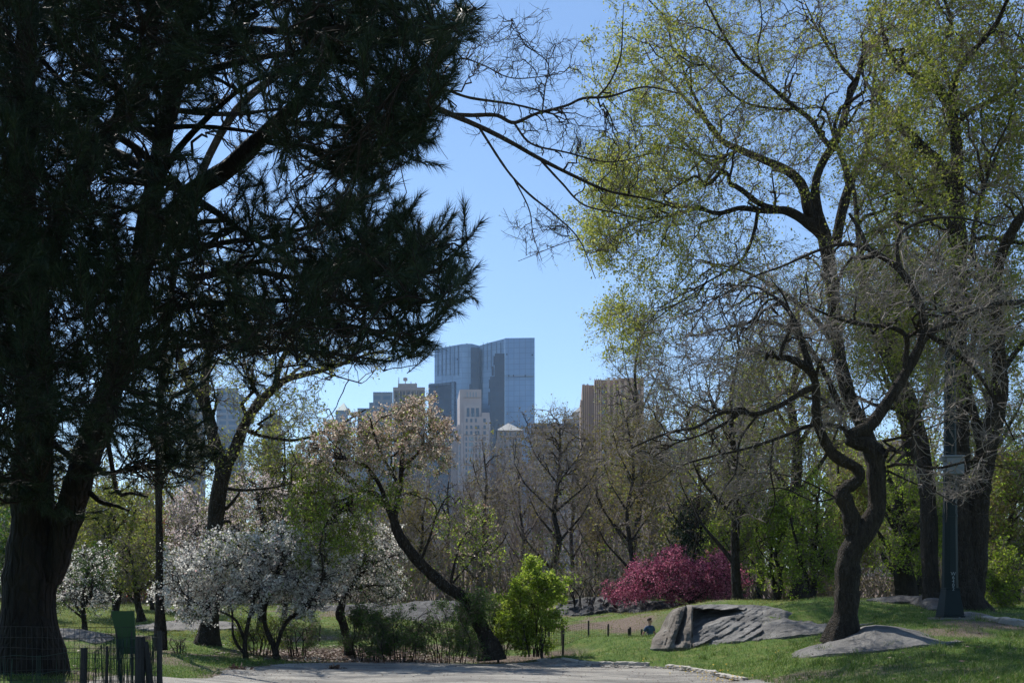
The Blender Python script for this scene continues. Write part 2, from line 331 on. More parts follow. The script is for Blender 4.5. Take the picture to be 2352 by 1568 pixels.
def limbs3d(limbs,Y,rng,slope=.45,fix=None):
    """traced limbs (u,v,width) -> 3-D branch batch list; each limb leaves its parent at the parent's depth"""
    done=[]; out=[]
    for li,L in enumerate(limbs):
        L=[tuple(p) for p in L]; uv=np.array([p[:2] for p in L],float)
        s=np.r_[0,np.cumsum(np.linalg.norm(np.diff(uv,axis=0),axis=1))]
        if li==0 or not done: Y0=Y
        else:
            q=np.concatenate(done); Y0=q[np.argmin(((q[:,:2]-uv[0])**2).sum(1)),2]
        if len(L[0])>3: Ys=np.array([p[3] for p in L],float)
        else:
            sl=0 if li==0 else rng.uniform(.35,1)*slope*rng.choice([-1,1])
            if fix is not None and li<len(fix) and fix[li] is not None: sl=fix[li]
            Ys=Y0+sl*s/F*Y*(s/s[-1]) + (0 if li==0 else 0)
        P=np.array([W(u,v,y) for (u,v),y in zip(uv,Ys)]); Rr=np.array([p[2]/2/F*y for p,y in zip(L,Ys)])
        K=max(8,min(60,int(s[-1]/9)))
        q=resample(np.c_[P,Rr],K); done.append(np.c_[resample(np.c_[uv,Ys],K)])
        out.append((q[None,:,:3],np.maximum(q[None,:,3],.002)))
    return out
def ellip(crown,n,Y,dy,rng,hollow=.0):
    w=np.array([c[4] if len(c)>4 else c[2]*c[3] for c in crown],float); i=rng.choice(len(crown),n,p=w/w.sum())
    b=nrm(rng.normal(0,1,(n,3)))*(rng.uniform(hollow,1,n)**(1/2.4))[:,None]
    b=b*(.74+.62*vnoise(np.arctan2(b[:,2],b[:,0])*2.4+i*7.3,b[:,1]*2+i*3.1,int(Y)%97))[:,None]
    c=np.array([q[:4] for q in crown],float)[i]; yy=Y+b[:,1]*dy
    return np.stack([(c[:,0]+c[:,2]*b[:,0]-CU)/F*yy,yy,CZ-(c[:,1]+c[:,3]*b[:,2]-VH)/F*yy],-1)
def tree(name,label,cat,Y,limbs,crown,dy,n=(40,200,900),tw=(3000,.5),leaves=(),bark='bark',twig='twig',seed=1,group=None,r1=.004,tsides=12,up=.05,twr=.004,slope=.45,crook=.07,lowfrac=.35,down=0.,fix=None,rough=.12,flare=1.35,parts=('trunk','branches')):
    rng=np.random.default_rng(seed)
    LB=limbs3d(limbs,Y,rng,slope,fix)
    P0,R0=LB[0]; k=np.linspace(0,1,P0.shape[1]); R0=R0*(1+(flare-1)*np.clip(1-k/.08,0,1)**2); LB[0]=(P0,R0)
    P0[:,0,2]-=.15
    base=P0[0,0].copy(); base[2]=g1(base[0],base[1])
    root=empty(name,base,label,cat,group)
    NB=list(LB); cut=int(LB[0][0].shape[1]*lowfrac)
    seed_nodes=[(LB[0][0][:,cut:],LB[0][1][:,cut:])]+LB[1:]
    lv=[]
    if n[0]:
        T=ellip(crown,n[0],Y,dy,rng,.3); a=connect(T,*nodes_of(seed_nodes),rng,K=9,r1=r1*2.2,rk=.016,cost=True,up=up,crook=crook); lv.append(a)
    T=ellip(crown,n[1],Y,dy,rng,.1); b=connect(T,*nodes_of(seed_nodes+lv),rng,K=7,r1=r1*1.5,rk=.012,cost=n[1]<700,up=up*.6,crook=crook); lv.append(b)
    T=ellip(crown,n[2],Y,dy,rng); c=connect(T,*nodes_of(seed_nodes+lv),rng,K=5,r1=r1,rk=.01,up=0,crook=crook); lv.append(c)
    wood(parts[0],LB+(lv[:1] if n[0] else []),[tsides]+[max(6,tsides-4)]*(len(LB)-1)+[6],M[bark],root,rough=rough,rng=rng)
    tws=[]
    if tw[0]:
        allb=[lv[-1],lv[-2]]
        for bb,fr in zip(allb,(.7,.3)):
            tws.append(grow(bb,int(tw[0]*fr),tw[1],rng,r0=twr,r1=twr*.45,up=.03,down=down))
    l2=lv[1:] if n[0] else lv
    wood(parts[1],l2+tws,[4]*len(l2) + [3]*len(tws),M[twig],root,smooth=False)
    src=tws if tws else lv[-2:]
    for (pname,mat,cnt,size,kk,spread,asp,droop,flt) in leaves:
        p=samp(src,cnt,rng,.25)
        if flt is not None:
            u=p[:,0]/p[:,1]*F+CU; v=VH-(p[:,2]-CZ)/p[:,1]*F; pr=flt(u,v,p); p=p[rng.random(len(p))<pr]
        V,Fc=cards(p,size,rng,asp,droop,kk,spread)
        new_obj(pname,V,Fc,M[mat],root)
    return root
# ------------------------------------------------------------ the big pine
PD=['9999886999978999876788', '9999987999989999985636', '8876789999999998842730', '9877565599965889668950', '9987675544434853468940', '8888765422324424766800', '5888754411345665778600', '8998433311424666557100', '9997323323532554360000', '8999646645564456743000', '8999887766653356558124', '9999999877643346778857', '9988898777866788789986', '9976789866977778899994', '8984479556887678746720', '9986578667887767427800', '9988888755554456122100', '9998885122210000000000', '8998996211000000000000', '6655667630000000000000', '4433333553000000000000', '5432123664000000000000', '6531001221000000000000', '5320000000000000000000']
def pdens(u,v):
    c=np.clip((u/50).astype(int),0,21); r=np.clip((v/50).astype(int),0,23)
    G=(np.array([[int(x) for x in row] for row in PD],float)/9)**1.35
    d=G[r,c]; d=np.where(v<0,.9*(u<1000),d); d=np.where(u<0,.9,d); return np.where((u>1098)|(v>1198),0,d)
def to_uv(p): return p[...,0]/p[...,1]*F+CU, VH-(p[...,2]-CZ)/p[...,1]*F
def pine():
    rng=np.random.default_rng(11); Y=15.
    limbs=[[(72,1556,170),(66,1450,132),(70,1300,104),(74,1134,90),(80,980,84),(78,800,76),(66,650,68),(52,500,60),(50,300,52),(60,100,44),(80,-150,34),(90,-400,20)],
     [(110,1330,56),(128,1290,58),(142,1240,60),(165,1160,64),(188,1080,64),(222,984,64),(262,870,58),(285,790,54),(310,680,50),(330,560,46),(352,440,43),(378,300,40),(402,190,38),(425,60,32),(440,-100,26),(450,-300,16)],
     [(70,690,50),(120,560,50),(185,410,46),(245,315,40),(300,240,36),(335,150,30),(352,60,22),(380,-60,14)],
     [(312,670,40),(350,560,40),(400,490,42),(450,435,43),(520,390,41),(590,325,38),(640,280,35),(690,232,30),(745,150,24),(800,60,18),(840,-60,12)],
     [(40,190,30),(80,235,28),(140,285,26),(200,312,26),(260,350,27),(320,378,26),(370,405,25),(430,447,22),(500,490,16),(570,540,11),(640,580,8)],
     [(430,640,16),(560,622,14),(700,640,12),(850,632,10),(980,628,8),(1035,590,6),(1078,545,4)],
     [(300,720,18),(450,700,15),(650,690,12),(850,690,9),(970,695,7),(1040,665,4)],
     [(400,600,15),(500,560,13),(640,540,10),(780,495,7),(845,440,4)],
     [(450,640,14),(600,600,12),(780,600,10),(860,555,8),(915,490,4)],
     [(700,640,10),(860,620,8),(940,595,6),(968,555,4)],
     [(420,90,22),(600,70,18),(800,85,14),(950,75,10),(1040,60,7),(1092,18,4)],
     [(690,232,16),(800,245,13),(900,210,10),(960,180,8),(1000,135,4)],
     [(640,280,14),(780,290,11),(900,305,8),(990,262,4)],
     [(590,325,13),(700,335,11),(820,365,8),(925,345,4)],
     [(700,335,10),(800,385,7),(860,420,4)],
     [(290,770,17),(430,765,14),(600,750,11),(780,745,8),(900,768,6),(985,785,4)],
     [(265,860,16),(380,800,14),(520,795,11),(700,805,8),(880,828,4)],
     [(80,980,22),(150,1040,16),(230,1085,11),(310,1070,6)],
     [(262,870,17),(340,920,13),(420,960,9),(470,1040,5)],
     [(78,1000,20),(40,1080,14),(80,1150,9),(95,1110,5)],
     [(300,230,16),(420,255,13),(540,262,10),(640,250,6)],[(330,300,14),(440,290,11),(560,300,8),(650,320,5)],
     [(225,985,14),(248,1020,12),(270,1128,10),(300,1132,8),(340,1140,4)],
     [(205,1130,13),(232,1152,12),(262,1160,9),(296,1172,5)],
     [(20,330,24),(-60,280,18),(-160,200,10)],[(60,500,26),(-20,480,20),(-120,420,10)],[(65,760,24),(0,800,16),(-90,820,8)],
     [(350,440,20),(420,330,15),(560,200,10),(700,150,6)],[(402,190,22),(520,150,16),(700,120,10),(860,160,5)]]
    fix=[0,-.35,.3,-1.0,-.9]+[-1.25,-1.35,-1.0,-1.1,-1.4,-1.3,-1.6,-1.7,-1.2,-1.2,-1.1,-.9,-.9,.8,-1.5,.5,-.5,.6,-.5,.3,-.4,-1,-1.,-1.]
    LB=limbs3d(limbs,Y,rng,.5,fix)
    P0,R0=LB[0]; k=np.linspace(0,1,P0.shape[1]); R0*=1+.12*np.clip(1-k/.05,0,1)
    P0[:,0,2]-=.25
    base=P0[0,0].copy(); base[2]=g1(base[0],base[1])
    root=empty('pine_tree',base,'huge dark long-needled pine with a forked trunk behind the wire fence','tree')
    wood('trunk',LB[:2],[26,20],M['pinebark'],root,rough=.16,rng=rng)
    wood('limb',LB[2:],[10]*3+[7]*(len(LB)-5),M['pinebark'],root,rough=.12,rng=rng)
    skel=[(LB[0][0][:,25:],LB[0][1][:,25:]),(LB[1][0][:,8:],LB[1][1][:,8:])]+LB[2:]
    def targets(n,lo,hi,f=1.):
        out=[]; c=0
        while c<n:
            u=rng.uniform(-220,1100,n*3); v=rng.uniform(-320,1180,n*3); d=pdens(u,v)**f; kx=rng.random(n*3)<d; u,v=u[kx],v[kx]
            y=np.where(u>600,rng.uniform(8.2,12.5,len(u)),rng.uniform(lo,hi,len(u))); y=np.where(v>1000,rng.uniform(12,14.5,len(u)),y)
            q=np.stack([(u-CU)/F*y,y,CZ-(v-VH)/F*y],-1); out.append(q); c+=len(q)
        return np.concatenate(out)[:n]
    a=connect(targets(110,10,16),*nodes_of(skel),rng,K=10,r1=.009,rk=.014,cost=True,up=-.02,crook=.09)
    b=connect(targets(1000,9.5,16.5),*nodes_of(skel+[a]),rng,K=7,r1=.006,rk=.011,cost=True,up=-.02,crook=.12)
    T0=targets(1120,9.2,16.2); T=np.concatenate([T0+rng.normal(0,.12,T0.shape) for _ in range(4)])
    # shoots crowd the outer thirds of the long right-hand boughs
    ex=[]
    for L in limbs[5:17]+limbs[17:20]:
        uv=np.array([p[:2] for p in L],float); n=80
        q=resample(uv,40); i=rng.integers(14,40,n); e=q[i]+rng.normal(0,1,(n,2))*np.array([20,24])*(1-(i/40.)*.55)[:,None]; ex.append((L,e,i))
    EX=[]
    for (L,e,i),li in zip(ex,list(range(5,20))):
        P=LB[li][0][0]; j=(i/40*P.shape[0]).astype(int).clip(0,P.shape[0]-1); y=P[j,1]+rng.normal(0,.25,len(j)); kp=rng.random(len(j))<pdens(e[:,0],e[:,1])*1.3; e=e[kp]; y=y[kp]
        EX.append(np.stack([(e[:,0]-CU)/F*y,y,CZ-(e[:,1]-VH)/F*y],-1))
    T=np.concatenate([T]+EX)
    q=targets(9000,9.,13.,.8); uu,vv=to_uv(q); T=np.concatenate([T,q[(uu<470)&(vv<1130)][:1900]])
    # bare twiggy window of sky near the middle keeps only fine dead twigs
    c=connect(T,*nodes_of(skel[1:]+[a,b]),rng,K=5,r1=.0045,rk=.012,up=.03,crook=.1)
    dead=grow(b,1500,.55,rng,K=5,r0=.006,r1=.0025,wig=.28)
    # shoots: end of every c branch, turned up and outwards
    P=c[0]; tip=P[:,-1]; d=nrm(P[:,-1]-P[:,-3]); d=nrm(d+np.array([.34,-.05,.40])+rng.normal(0,.15,d.shape))
    eu,ev=to_uv(tip+d*.16); kp=(pdens(eu,ev)>.02)|(eu<650); tip=tip[kp]; d=d[kp]; c=(c[0][kp],c[1][kp])
    wood('branches',[a,b,c,dead],[6,5,4,3],M['twigdark'],root)
    n=len(tip); Ls=rng.uniform(.26,.44,n); nn=112
    t=rng.random((n,nn))**.8; side=nrm(np.cross(d,np.array([0,0,1.]))); bend=np.array([0,0,1.])
    pos=tip[:,None]+d[:,None]*((t-.35)*Ls[:,None])[:,:,None]+bend*((t**2)*.05)[:,:,None]
    perp=nrm(np.cross(np.repeat(d[:,None],nn,1),rng.normal(0,1,(n,nn,3)))); ph=np.radians(rng.uniform(22,62,(n,nn)))[:,:,None]*(1.15-.55*t[:,:,None])
    nd=nrm(np.cos(ph)*d[:,None]+np.sin(ph)*perp); nl=rng.uniform(.105,.16,(n,nn,1))
    w=nrm(np.cross(nd,rng.normal(0,1,nd.shape)))*.0029
    V=np.stack([pos-w,pos+w,pos+nd*nl],2).reshape(-1,3)
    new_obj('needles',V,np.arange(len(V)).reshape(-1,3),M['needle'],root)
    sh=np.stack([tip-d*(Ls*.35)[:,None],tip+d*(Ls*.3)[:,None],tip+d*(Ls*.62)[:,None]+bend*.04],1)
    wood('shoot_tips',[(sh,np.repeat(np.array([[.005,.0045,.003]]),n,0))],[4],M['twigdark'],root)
pine()
# ------------------------------------------------------------ bare overhanging tree
def keep_sky(u,v,p): return np.ones(len(u))
tree('overhanging_tree','slender tree behind the pine whose long bare black boughs reach right across the sky','tree',28,
 [[(370,1480,24),(367,1380,19),(366,1250,17),(364,1100,16),(366,1000,15),(374,850,15),(398,640,15),(450,430,17),(530,270,17),(620,185,16),(720,140,15),(840,150,14),(920,190,13),(990,240,13),(1040,265,12),(1100,290,11),(1170,325,10),(1240,365,8.5),(1330,410,7),(1400,440,5.5),(1480,455,4),(1560,480,2.5)],
 [(1030,262,9),(1080,265,9),(1140,265,9),(1180,282,8),(1230,262,7),(1300,243,6),(1340,226,6),(1400,222,5),(1480,200,4),(1560,215,2)],
 [(990,238,6),(1010,205,6),(1080,225,6),(1180,240,5),(1270,262,4)],
 [(1370,225,4.5),(1400,190,4),(1425,130,3.5),(1430,60,2.5),(1432,8,1.5)],
 [(1100,292,6),(1150,370,5.5),(1180,410,5),(1220,450,5),(1270,490,4),(1330,550,3),(1368,640,1.6)],
 [(1240,366,5.5),(1290,420,5),(1340,470,4),(1420,490,3),(1500,512,2)],
 [(1180,282,5),(1220,330,5),(1300,350,4),(1400,372,3),(1500,352,2)],
 [(1005,205,5),(1030,150,4),(1063,135,4),(1110,150,3),(1180,180,2.5),(1290,170,1.8)],
 [(1063,135,3),(1020,95,3),(960,60,2.5),(900,20,2)],[(1245,262,4),(1252,200,3),(1258,145,2.5),(1205,100,2),(1180,50,1.5)],
 [(1180,410,4),(1215,480,3),(1225,540,2),(1245,600,1.4)],[(1330,550,2.5),(1290,560,2),(1190,600,1.2)],
 [(366,1050,8),(330,960,6),(300,860,4)],[(366,1110,7),(420,1030,5),(450,960,3)]],
 [(1210,150,170,110,3),(1120,90,90,70,1),(1300,300,190,70,2.5),(1240,520,90,70,1),(1400,380,110,90,1.6),(1400,560,60,60,.6),(380,950,70,120,1.2)],1.6,n=(26,120,420),tw=(2300,.4),
 leaves=[('leaves','spring',900,.05,1,0,.4,0,None)],bark='bark',twig='twigdark',seed=5,r1=.0055,twr=.0055,fix=[0,-.3,.3,-.2,.2,-.3,.3,.2,-.2,.2,.2,-.2,.3,.3],lowfrac=.62,crook=.13,rough=.15)  # the leaf cards here are buds on the bare twigs
# ------------------------------------------------------------ twisted bare tree on the rock
tree('twisted_tree','leafless tree with a zigzag corkscrew trunk growing beside the low grey rock','tree',23,
 [[(1930,1466,68.6),(1938,1440,58.1),(1943,1400,52.8),(1946,1340,51.0),(1948,1290,52.8),(1956,1262,56.3),(1976,1232,54.6),(1998,1200,51.0),(2014,1165,42.2),(2013,1120,38.7),(2011,1080,39.6),(2012,1052,44.0),(2004,1030,42.2),(1984,1017,37.0),(1962,1015,33.4),(1950,1006,29.9),(1957,999,28.2),(1978,990,29.9),(2000,975,29.0),(2030,935,27.3),(2058,893,24.6),(2084,850,22.0),(2100,820,21.1),(2116,784,19.4),(2122,740,20),(2112,700,18),(2096,660,17),(2066,618,15),(2030,592,13),(1995,572,11),(1976,530,8),(1950,490,5)],
 [(1960,1225,42.2),(1956,1190,40.5),(1943,1155,38.7),(1934,1134,37.0),(1946,1118,31.7),(1966,1106,26.4),(1975,1092,23.8),(1966,1074,25.5),(1936,1058,27.3),(1912,1040,25.5),(1894,1012,22.9),(1880,978,20.2),(1875,945,20),(1874,900,18.5),(1868,862,19.4),(1850,842,20),(1826,828,17),(1806,822,14),(1786,821,12)],
 [(2010,1052,31.7),(2016,1040,26.4),(2026,1036,22.9)],
 [(1868,862,15),(1858,835,17),(1846,800,16),(1836,770,14),(1822,730,11),(1790,690,8),(1740,660,5),(1690,655,3)],
 [(1790,822,9),(1800,790,9),(1812,762,8),(1818,730,6),(1800,680,4),(1770,640,2)],
 [(1866,890,14),(1843,899,14),(1820,915,13),(1796,929,12),(1770,940,11),(1736,951,11),(1700,946,10),(1656,948,9),(1601,980,7),(1550,990,6),(1501,1006,5),(1450,1028,3)],
 [(1700,948,8),(1670,969,7),(1640,985,6),(1601,1002,5),(1545,1020,4),(1500,1050,2)],
 [(1948,1003,11),(1942,988,11),(1926,979,11),(1886,974,10),(1850,980,9),(1826,990,8),(1776,1010,7),(1716,1029,6),(1626,1050,5),(1556,1072,4),(1511,1104,3),(1470,1110,2)],
 [(2084,850,16),(2098,820,18),(2120,780,18),(2150,755,17),(2190,738,16),(2240,715,15),(2290,697,14),(2352,694,10),(2420,690,6)],
 [(2080,850,12),(2080,820,13),(2084,790,12),(2075,765,11),(2040,750,10),(1980,745,8),(1920,730,6),(1850,700,4)],
 [(2068,620,11),(2060,570,9),(2075,530,8),(2130,505,7),(2200,500,5),(2290,520,3)],
 [(1992,572,9),(1940,560,8),(1880,575,7),(1800,610,5),(1720,640,4),(1640,690,2)],
 [(2038,1072,7),(2060,1066,7),(2100,1068,6),(2156,1074,6),(2236,1058,5),(2300,1072,3),(2370,1085,2)],
 [(2038,1062,5),(2070,1025,4),(2110,995,4),(2180,965,3),(2276,940,2)],
 [(2038,1080,5),(2090,1105,4),(2150,1130,3),(2230,1175,2),(2290,1180,1.5)],
 [(2120,760,12),(2180,800,10),(2240,850,8),(2290,930,5),(2330,1010,3)],
 [(1740,952,6),(1700,1010,5),(1690,1080,4),(1660,1130,3),(1640,1190,2)],
 [(1930,1148,5),(1860,1110,3.5),(1800,1090,3),(1720,1085,2)],[(1930,1140,5),(1870,1150,3.5),(1790,1120,3),(1700,1140,2)],
 [(1776,1010,5),(1770,1080,4),(1780,1150,3),(1760,1200,1.5)]],
 [(1830,700,230,110,2.6),(2080,640,230,120,2.2),(1640,790,190,130,2.2),(2240,700,150,150,1.7),(1830,790,150,60,1),(1600,970,150,90,1.2),(1560,880,130,90,.9),(1720,1080,120,110,.9),(2200,900,130,140,1),(1900,920,110,80,.6),(1520,1040,80,60,.5),(2180,1100,110,60,.5)],2.9,n=(70,330,1300),tw=(7000,.42),
 leaves=[('leaves','elm',1500,.035,1,0,.5,0,None)],bark='greybark',twig='twig',seed=8,r1=.006,twr=.0048,up=.02,crook=.13,down=.04,lowfrac=.72,rough=.2,flare=1.25,tsides=22,
 fix=[0,-.25,-.9,.5,-.4,-.5,.4,-.6,.4,-.5,.4,-.3,-.4,.3,-.5,.3,-.5,.4,-.4,.5])
# ------------------------------------------------------------ big elm, centre right
def elmf(u,v,p): return np.clip(.35+.9*(1600-u)/300,.22,1.)*np.clip((1000-v)/350,.25,1)
tree('elm_tree','broad elm in yellow-green flower filling the sky right of the glass towers','tree',38,
 [[(1945,1380,38),(1950,1300,34),(1972,1232,33),(2004,1185,31),(2013,1120,31),(2010,1050,30),(1985,985,30),(1950,910,30),(1925,800,30),(1910,650,30),(1895,550,33),(1880,500,24),(1872,430,20),(1888,375,19),(1911,340,20),(1933,295,18),(1942,255,17),(1952,220,15),(1966,190,13),(1978,150,11),(2001,100,9),(2026,75,8),(2064,58,6),(2120,20,4),(2160,-40,2)],
 [(1895,545,30),(1878,528,27),(1850,508,24),(1825,492,21),(1801,483,19),(1770,484,16),(1741,483,13),(1700,478,12),(1650,490,10),(1600,480,8),(1540,496,5),(1480,500,3)],
 [(1801,483,15),(1765,476,14),(1735,462,13),(1708,440,12),(1690,428,12),(1676,422,11),(1672,400,10),(1655,396,10),(1640,412,9),(1620,425,8),(1600,405,6),(1570,418,5),(1530,445,3)],
 [(1882,520,26),(1858,490,26),(1848,440,24),(1830,410,22),(1801,388,20),(1760,370,17),(1701,345,15),(1660,325,13),(1640,300,12),(1615,270,10),(1585,240,9),(1566,218,8),(1541,190,6),(1500,150,4),(1470,90,2)],
 [(1632,298,9),(1610,250,8),(1592,215,7),(1575,180,5),(1560,120,3),(1540,60,2)],
 [(1911,342,13),(1886,312,12),(1862,275,11),(1830,250,10),(1811,235,9),(1761,190,8),(1711,150,7),(1680,110,6),(1640,40,4),(1600,-40,2)],
 [(1920,560,24),(1931,500,24),(1945,445,22),(1958,410,18),(1985,360,15),(2001,300,13),(2004,230,10),(2010,160,8),(2020,80,5),(2040,-20,3)],
 [(1950,425,18),(1940,380,14),(1920,330,8),(1900,260,5)],
 [(1762,188,6),(1740,120,5),(1750,50,3),(1740,-30,2)],[(1966,190,9),(1930,150,7),(1890,90,5),(1850,10,3)],
 [(1830,250,7),(1780,250,6),(1700,230,5),(1620,150,3)],[(1701,345,8),(1640,360,6),(1560,340,4),(1480,330,2)],
 [(1741,483,9),(1730,540,8),(1700,600,6),(1620,650,4),(1540,690,2)],[(1925,800,16),(1860,720,12),(1780,660,9),(1700,620,6),(1600,600,3)],[(1937,950,16),(1880,830,13),(1820,760,10),(1740,740,7),(1640,760,4),(1550,780,2)]],
 [(1560,190,190,170,3.2),(1750,120,210,170,3),(1560,400,190,130,2.6),(1760,330,170,150,2),(1480,480,150,100,1.3),(1620,560,190,120,1.6),(1950,100,150,170,1.6),(1950,350,130,150,1.2),(1560,720,150,130,1.3),(1760,640,170,130,1),(1430,760,70,90,.6),(1380,560,60,70,.5),(1390,400,60,90,.5),(1650,-60,260,90,1),(1760,860,150,130,.8)],4.5,n=(120,650,3000),tw=(16000,.62),
 leaves=[('leaves','elm',36000,.075,5,.09,.8,0.1,elmf)],twig='twigbrown',seed=21,r1=.006,twr=.0055,fix=[0,-.3,-.4,.5,.4,-.5,.5,.3,-.4,.6,-.5,.4,-.5,.6,-.6],lowfrac=.3,crook=.1)
# ------------------------------------------------------------ massive multi-stemmed tree behind the lamp post
def bigf(u,v,p): return np.clip(.5+.3*np.sin(p[:,0]*1.7+1)+.3*np.sin(p[:,2]*1.3),.1,1)
tree('many_stemmed_tree','massive tree with several thick dark stems rising directly behind the lamp post','tree',30.5,
 [[(2224,1408,96),(2212,1385,84),(2206,1330,74),(2203,1250,66),(2201,1150,58),(2198,1050,52),(2197,950,46),(2197,850,42),(2202,700,36),(2204,580,33),(2201,500,31),(2198,430,28),(2196,330,26),(2191,280,24),(2171,225,22),(2131,190,18),(2085,162,14),(2055,140,10),(2031,95,8),(2024,30,4)],
 [(2142,1385,42),(2136,1300,38),(2133,1200,36),(2128,1100,35),(2118,1030,35),(2104,975,34),(2082,905,33),(2052,845,31),(2022,780,28),(1998,710,24),(1980,620,18),(1970,520,12),(1960,420,7)],
 [(2226,1395,66),(2240,1270,54),(2244,1200,50),(2252,1120,46),(2264,1050,43),(2278,985,41),(2292,920,38),(2297,860,34),(2292,780,31),(2286,680,27),(2296,600,24),(2320,540,24),(2360,480,20),(2420,420,12)],
 [(2262,1060,24),(2245,980,22),(2228,920,20),(2222,860,18),(2232,800,14),(2250,700,9),(2262,600,5)],
 [(2196,300,20),(2190,250,19),(2192,190,17),(2215,140,15),(2251,100,13),(2285,60,11),(2305,20,9),(2330,-40,6)],
 [(2201,480,27),(2188,430,26),(2171,398,24),(2151,370,23),(2125,345,22),(2098,315,20),(2075,298,18),(2058,285,16),(2050,265,14),(2041,248,13),(2020,226,10),(1996,200,7),(1970,150,4)],
 [(2198,285,15),(2225,258,14),(2250,244,13),(2290,226,11),(2330,195,9),(2360,160,7)],
 [(2200,230,10),(2175,180,9),(2165,110,9),(2185,60,8),(2170,0,6)],
 [(2180,240,11),(2140,165,10),(2120,120,9),(2070,150,6)],[(2205,600,15),(2230,560,12),(2270,545,10),(2352,560,8)],
 [(2285,660,14),(2240,600,12),(2235,540,10),(2260,430,8),(2300,330,5)],[(2100,970,14),(2060,940,11),(2010,930,8),(1950,900,5)],
 [(2297,860,14),(2340,800,11),(2390,740,7)]],
 [(2150,120,200,150,3),(2290,250,130,190,2.4),(2080,380,150,140,1.7),(2260,480,150,130,1.8),(2120,600,190,130,1.7),(2290,700,110,150,1.2),(2050,760,150,120,.9),(2200,-60,240,110,1.5),(2180,850,150,120,.7)],4.2,n=(90,480,2200),tw=(11000,.55),
 leaves=[('leaves','elmgreen',30000,.075,5,.09,.7,.1,bigf)],twig='twigbrown',seed=31,r1=.006,twr=.0052,fix=[0,.5,-.3,.4,-.5,.5,.4,-.3,.3,-.4,.3,.4,-.3],lowfrac=.35,tsides=20,rough=.18,flare=1.2)
# ------------------------------------------------------------ leaning crab apple
tree('leaning_crab_apple','crab apple with a far-leaning dark trunk and bronze-pink blossom on top','tree',29.5,
 [[(1130,1503,50),(1125,1480,44),(1113,1455,38),(1098,1425,33),(1086,1398,31),(1070,1374,31),(1048,1360,29),(1025,1347,28),(995,1321,27),(965,1292,26),(940,1263,25),(921,1236,24),(910,1212,22),(904,1190,20),(895,1170,17),(878,1150,15),(860,1134,13),(835,1128,11),(815,1134,8),(790,1160,6),(760,1165,4)],
 [(905,1192,16),(912,1150,14),(920,1110,12),(922,1070,11),(925,1030,9),(940,980,7),(955,930,4)],
 [(895,1172,11),(870,1110,10),(840,1070,8),(810,1060,6),(770,1050,5),(730,1060,3)],
 [(922,1080,8),(960,1040,6),(1000,1000,4),(1030,970,3)],[(920,1120,8),(880,1050,6),(860,1000,5),(850,960,3)],
 [(1035,1338,8),(1045,1290,6),(1060,1240,5),(1090,1200,3)],[(965,1290,8),(985,1240,6),(1000,1190,4),(1020,1150,3)],[(835,1130,6),(780,1150,6),(720,1170,4),(690,1210,2)],[(1040,1338,5),(1080,1290,4),(1120,1240,3)]],
 [(900,1010,125,80,2.4),(965,950,60,48,.9),(790,1020,95,62,2.0),(735,1080,75,65,1.5),(1005,1030,50,60,.7),(715,1190,75,85,2.2),(795,1190,80,90,2.0),(870,1130,100,60,1.0),(700,1280,45,40,.5),(1060,1200,90,60,.8),(1090,1260,70,60,.6),(780,1260,60,50,.5)],1.7,n=(50,280,1150),tw=(4600,.26),
 leaves=[('blossom','crab',8600,.047,6,.04,.9,0,lambda u,v,p: np.clip((1120-v)/90+.25,.10,1)*np.clip((u-640)/80,0.2,1)),
         ('leaves','lime',15000,.075,2,.04,.45,.5,lambda u,v,p: np.clip((v-1000)/140,.2,1)*np.clip(1.1-(u-800)/300,.4,1)),
         ('bronze_leaves','bronze',9000,.06,2,.03,.5,.3,lambda u,v,p: np.clip((1250-v)/100,.1,1))],twig='twigbrown',seed=41,r1=.0045,twr=.004,lowfrac=.3,up=.05,down=.06,crook=.11,fix=[0,.4,-.5,.4,-.4,.4,-.4,.5,-.4],tsides=16)
# ------------------------------------------------------------ white crab apples
def wtree(name,label,Y,limbs,crown,dy,cnt,leafc,seed,mat='white',size=.055,n=(30,160,620),tw=(2600,.24),group=None,leafm='spring',**k):
    return tree(name,label,'tree',Y,limbs,crown,dy,n=n,tw=tw,leaves=[('blossom',mat,int(cnt*.62),size*.92,6,.042,.95,0,None),('leaves',leafm,leafc,.065,2,.04,.45,.3,lambda u,v,p: np.clip(.2+1.5*(vnoise(p[:,0]*1.1,p[:,2]*1.1,3)-.35),0,1))],
       twig='twigdark',seed=seed,r1=.0045,twr=.0038,crook=.12,group=group,lowfrac=k.pop('lowfrac',.4),**k)
wtree('white_crab_apple','small white-blossomed crab apple on slim twin stems at the left edge of the leaf bed',28.2,
 [[(566,1526,15),(564,1505,13),(562,1480,11),(566,1450,10),(572,1420,9),(580,1390,8),(590,1340,6),(600,1290,4)],
  [(563,1502,8),(545,1480,7),(535,1455,6),(534,1430,5),(530,1390,5),(500,1340,4),(450,1300,3)],[(562,1470,8),(550,1440,7),(538,1420,6),(500,1400,5),(440,1380,3)],[(572,1420,6),(600,1380,5),(620,1330,4)]],
 [(480,1300,115,55,2.5),(430,1370,75,40,1.4),(560,1270,90,50,1.8),(530,1360,80,50,1.4),(400,1300,45,40,.6),(450,1420,40,25,.4),(590,1340,70,60,1.2),(520,1240,60,25,.5)],1.3,5200,3200,51)
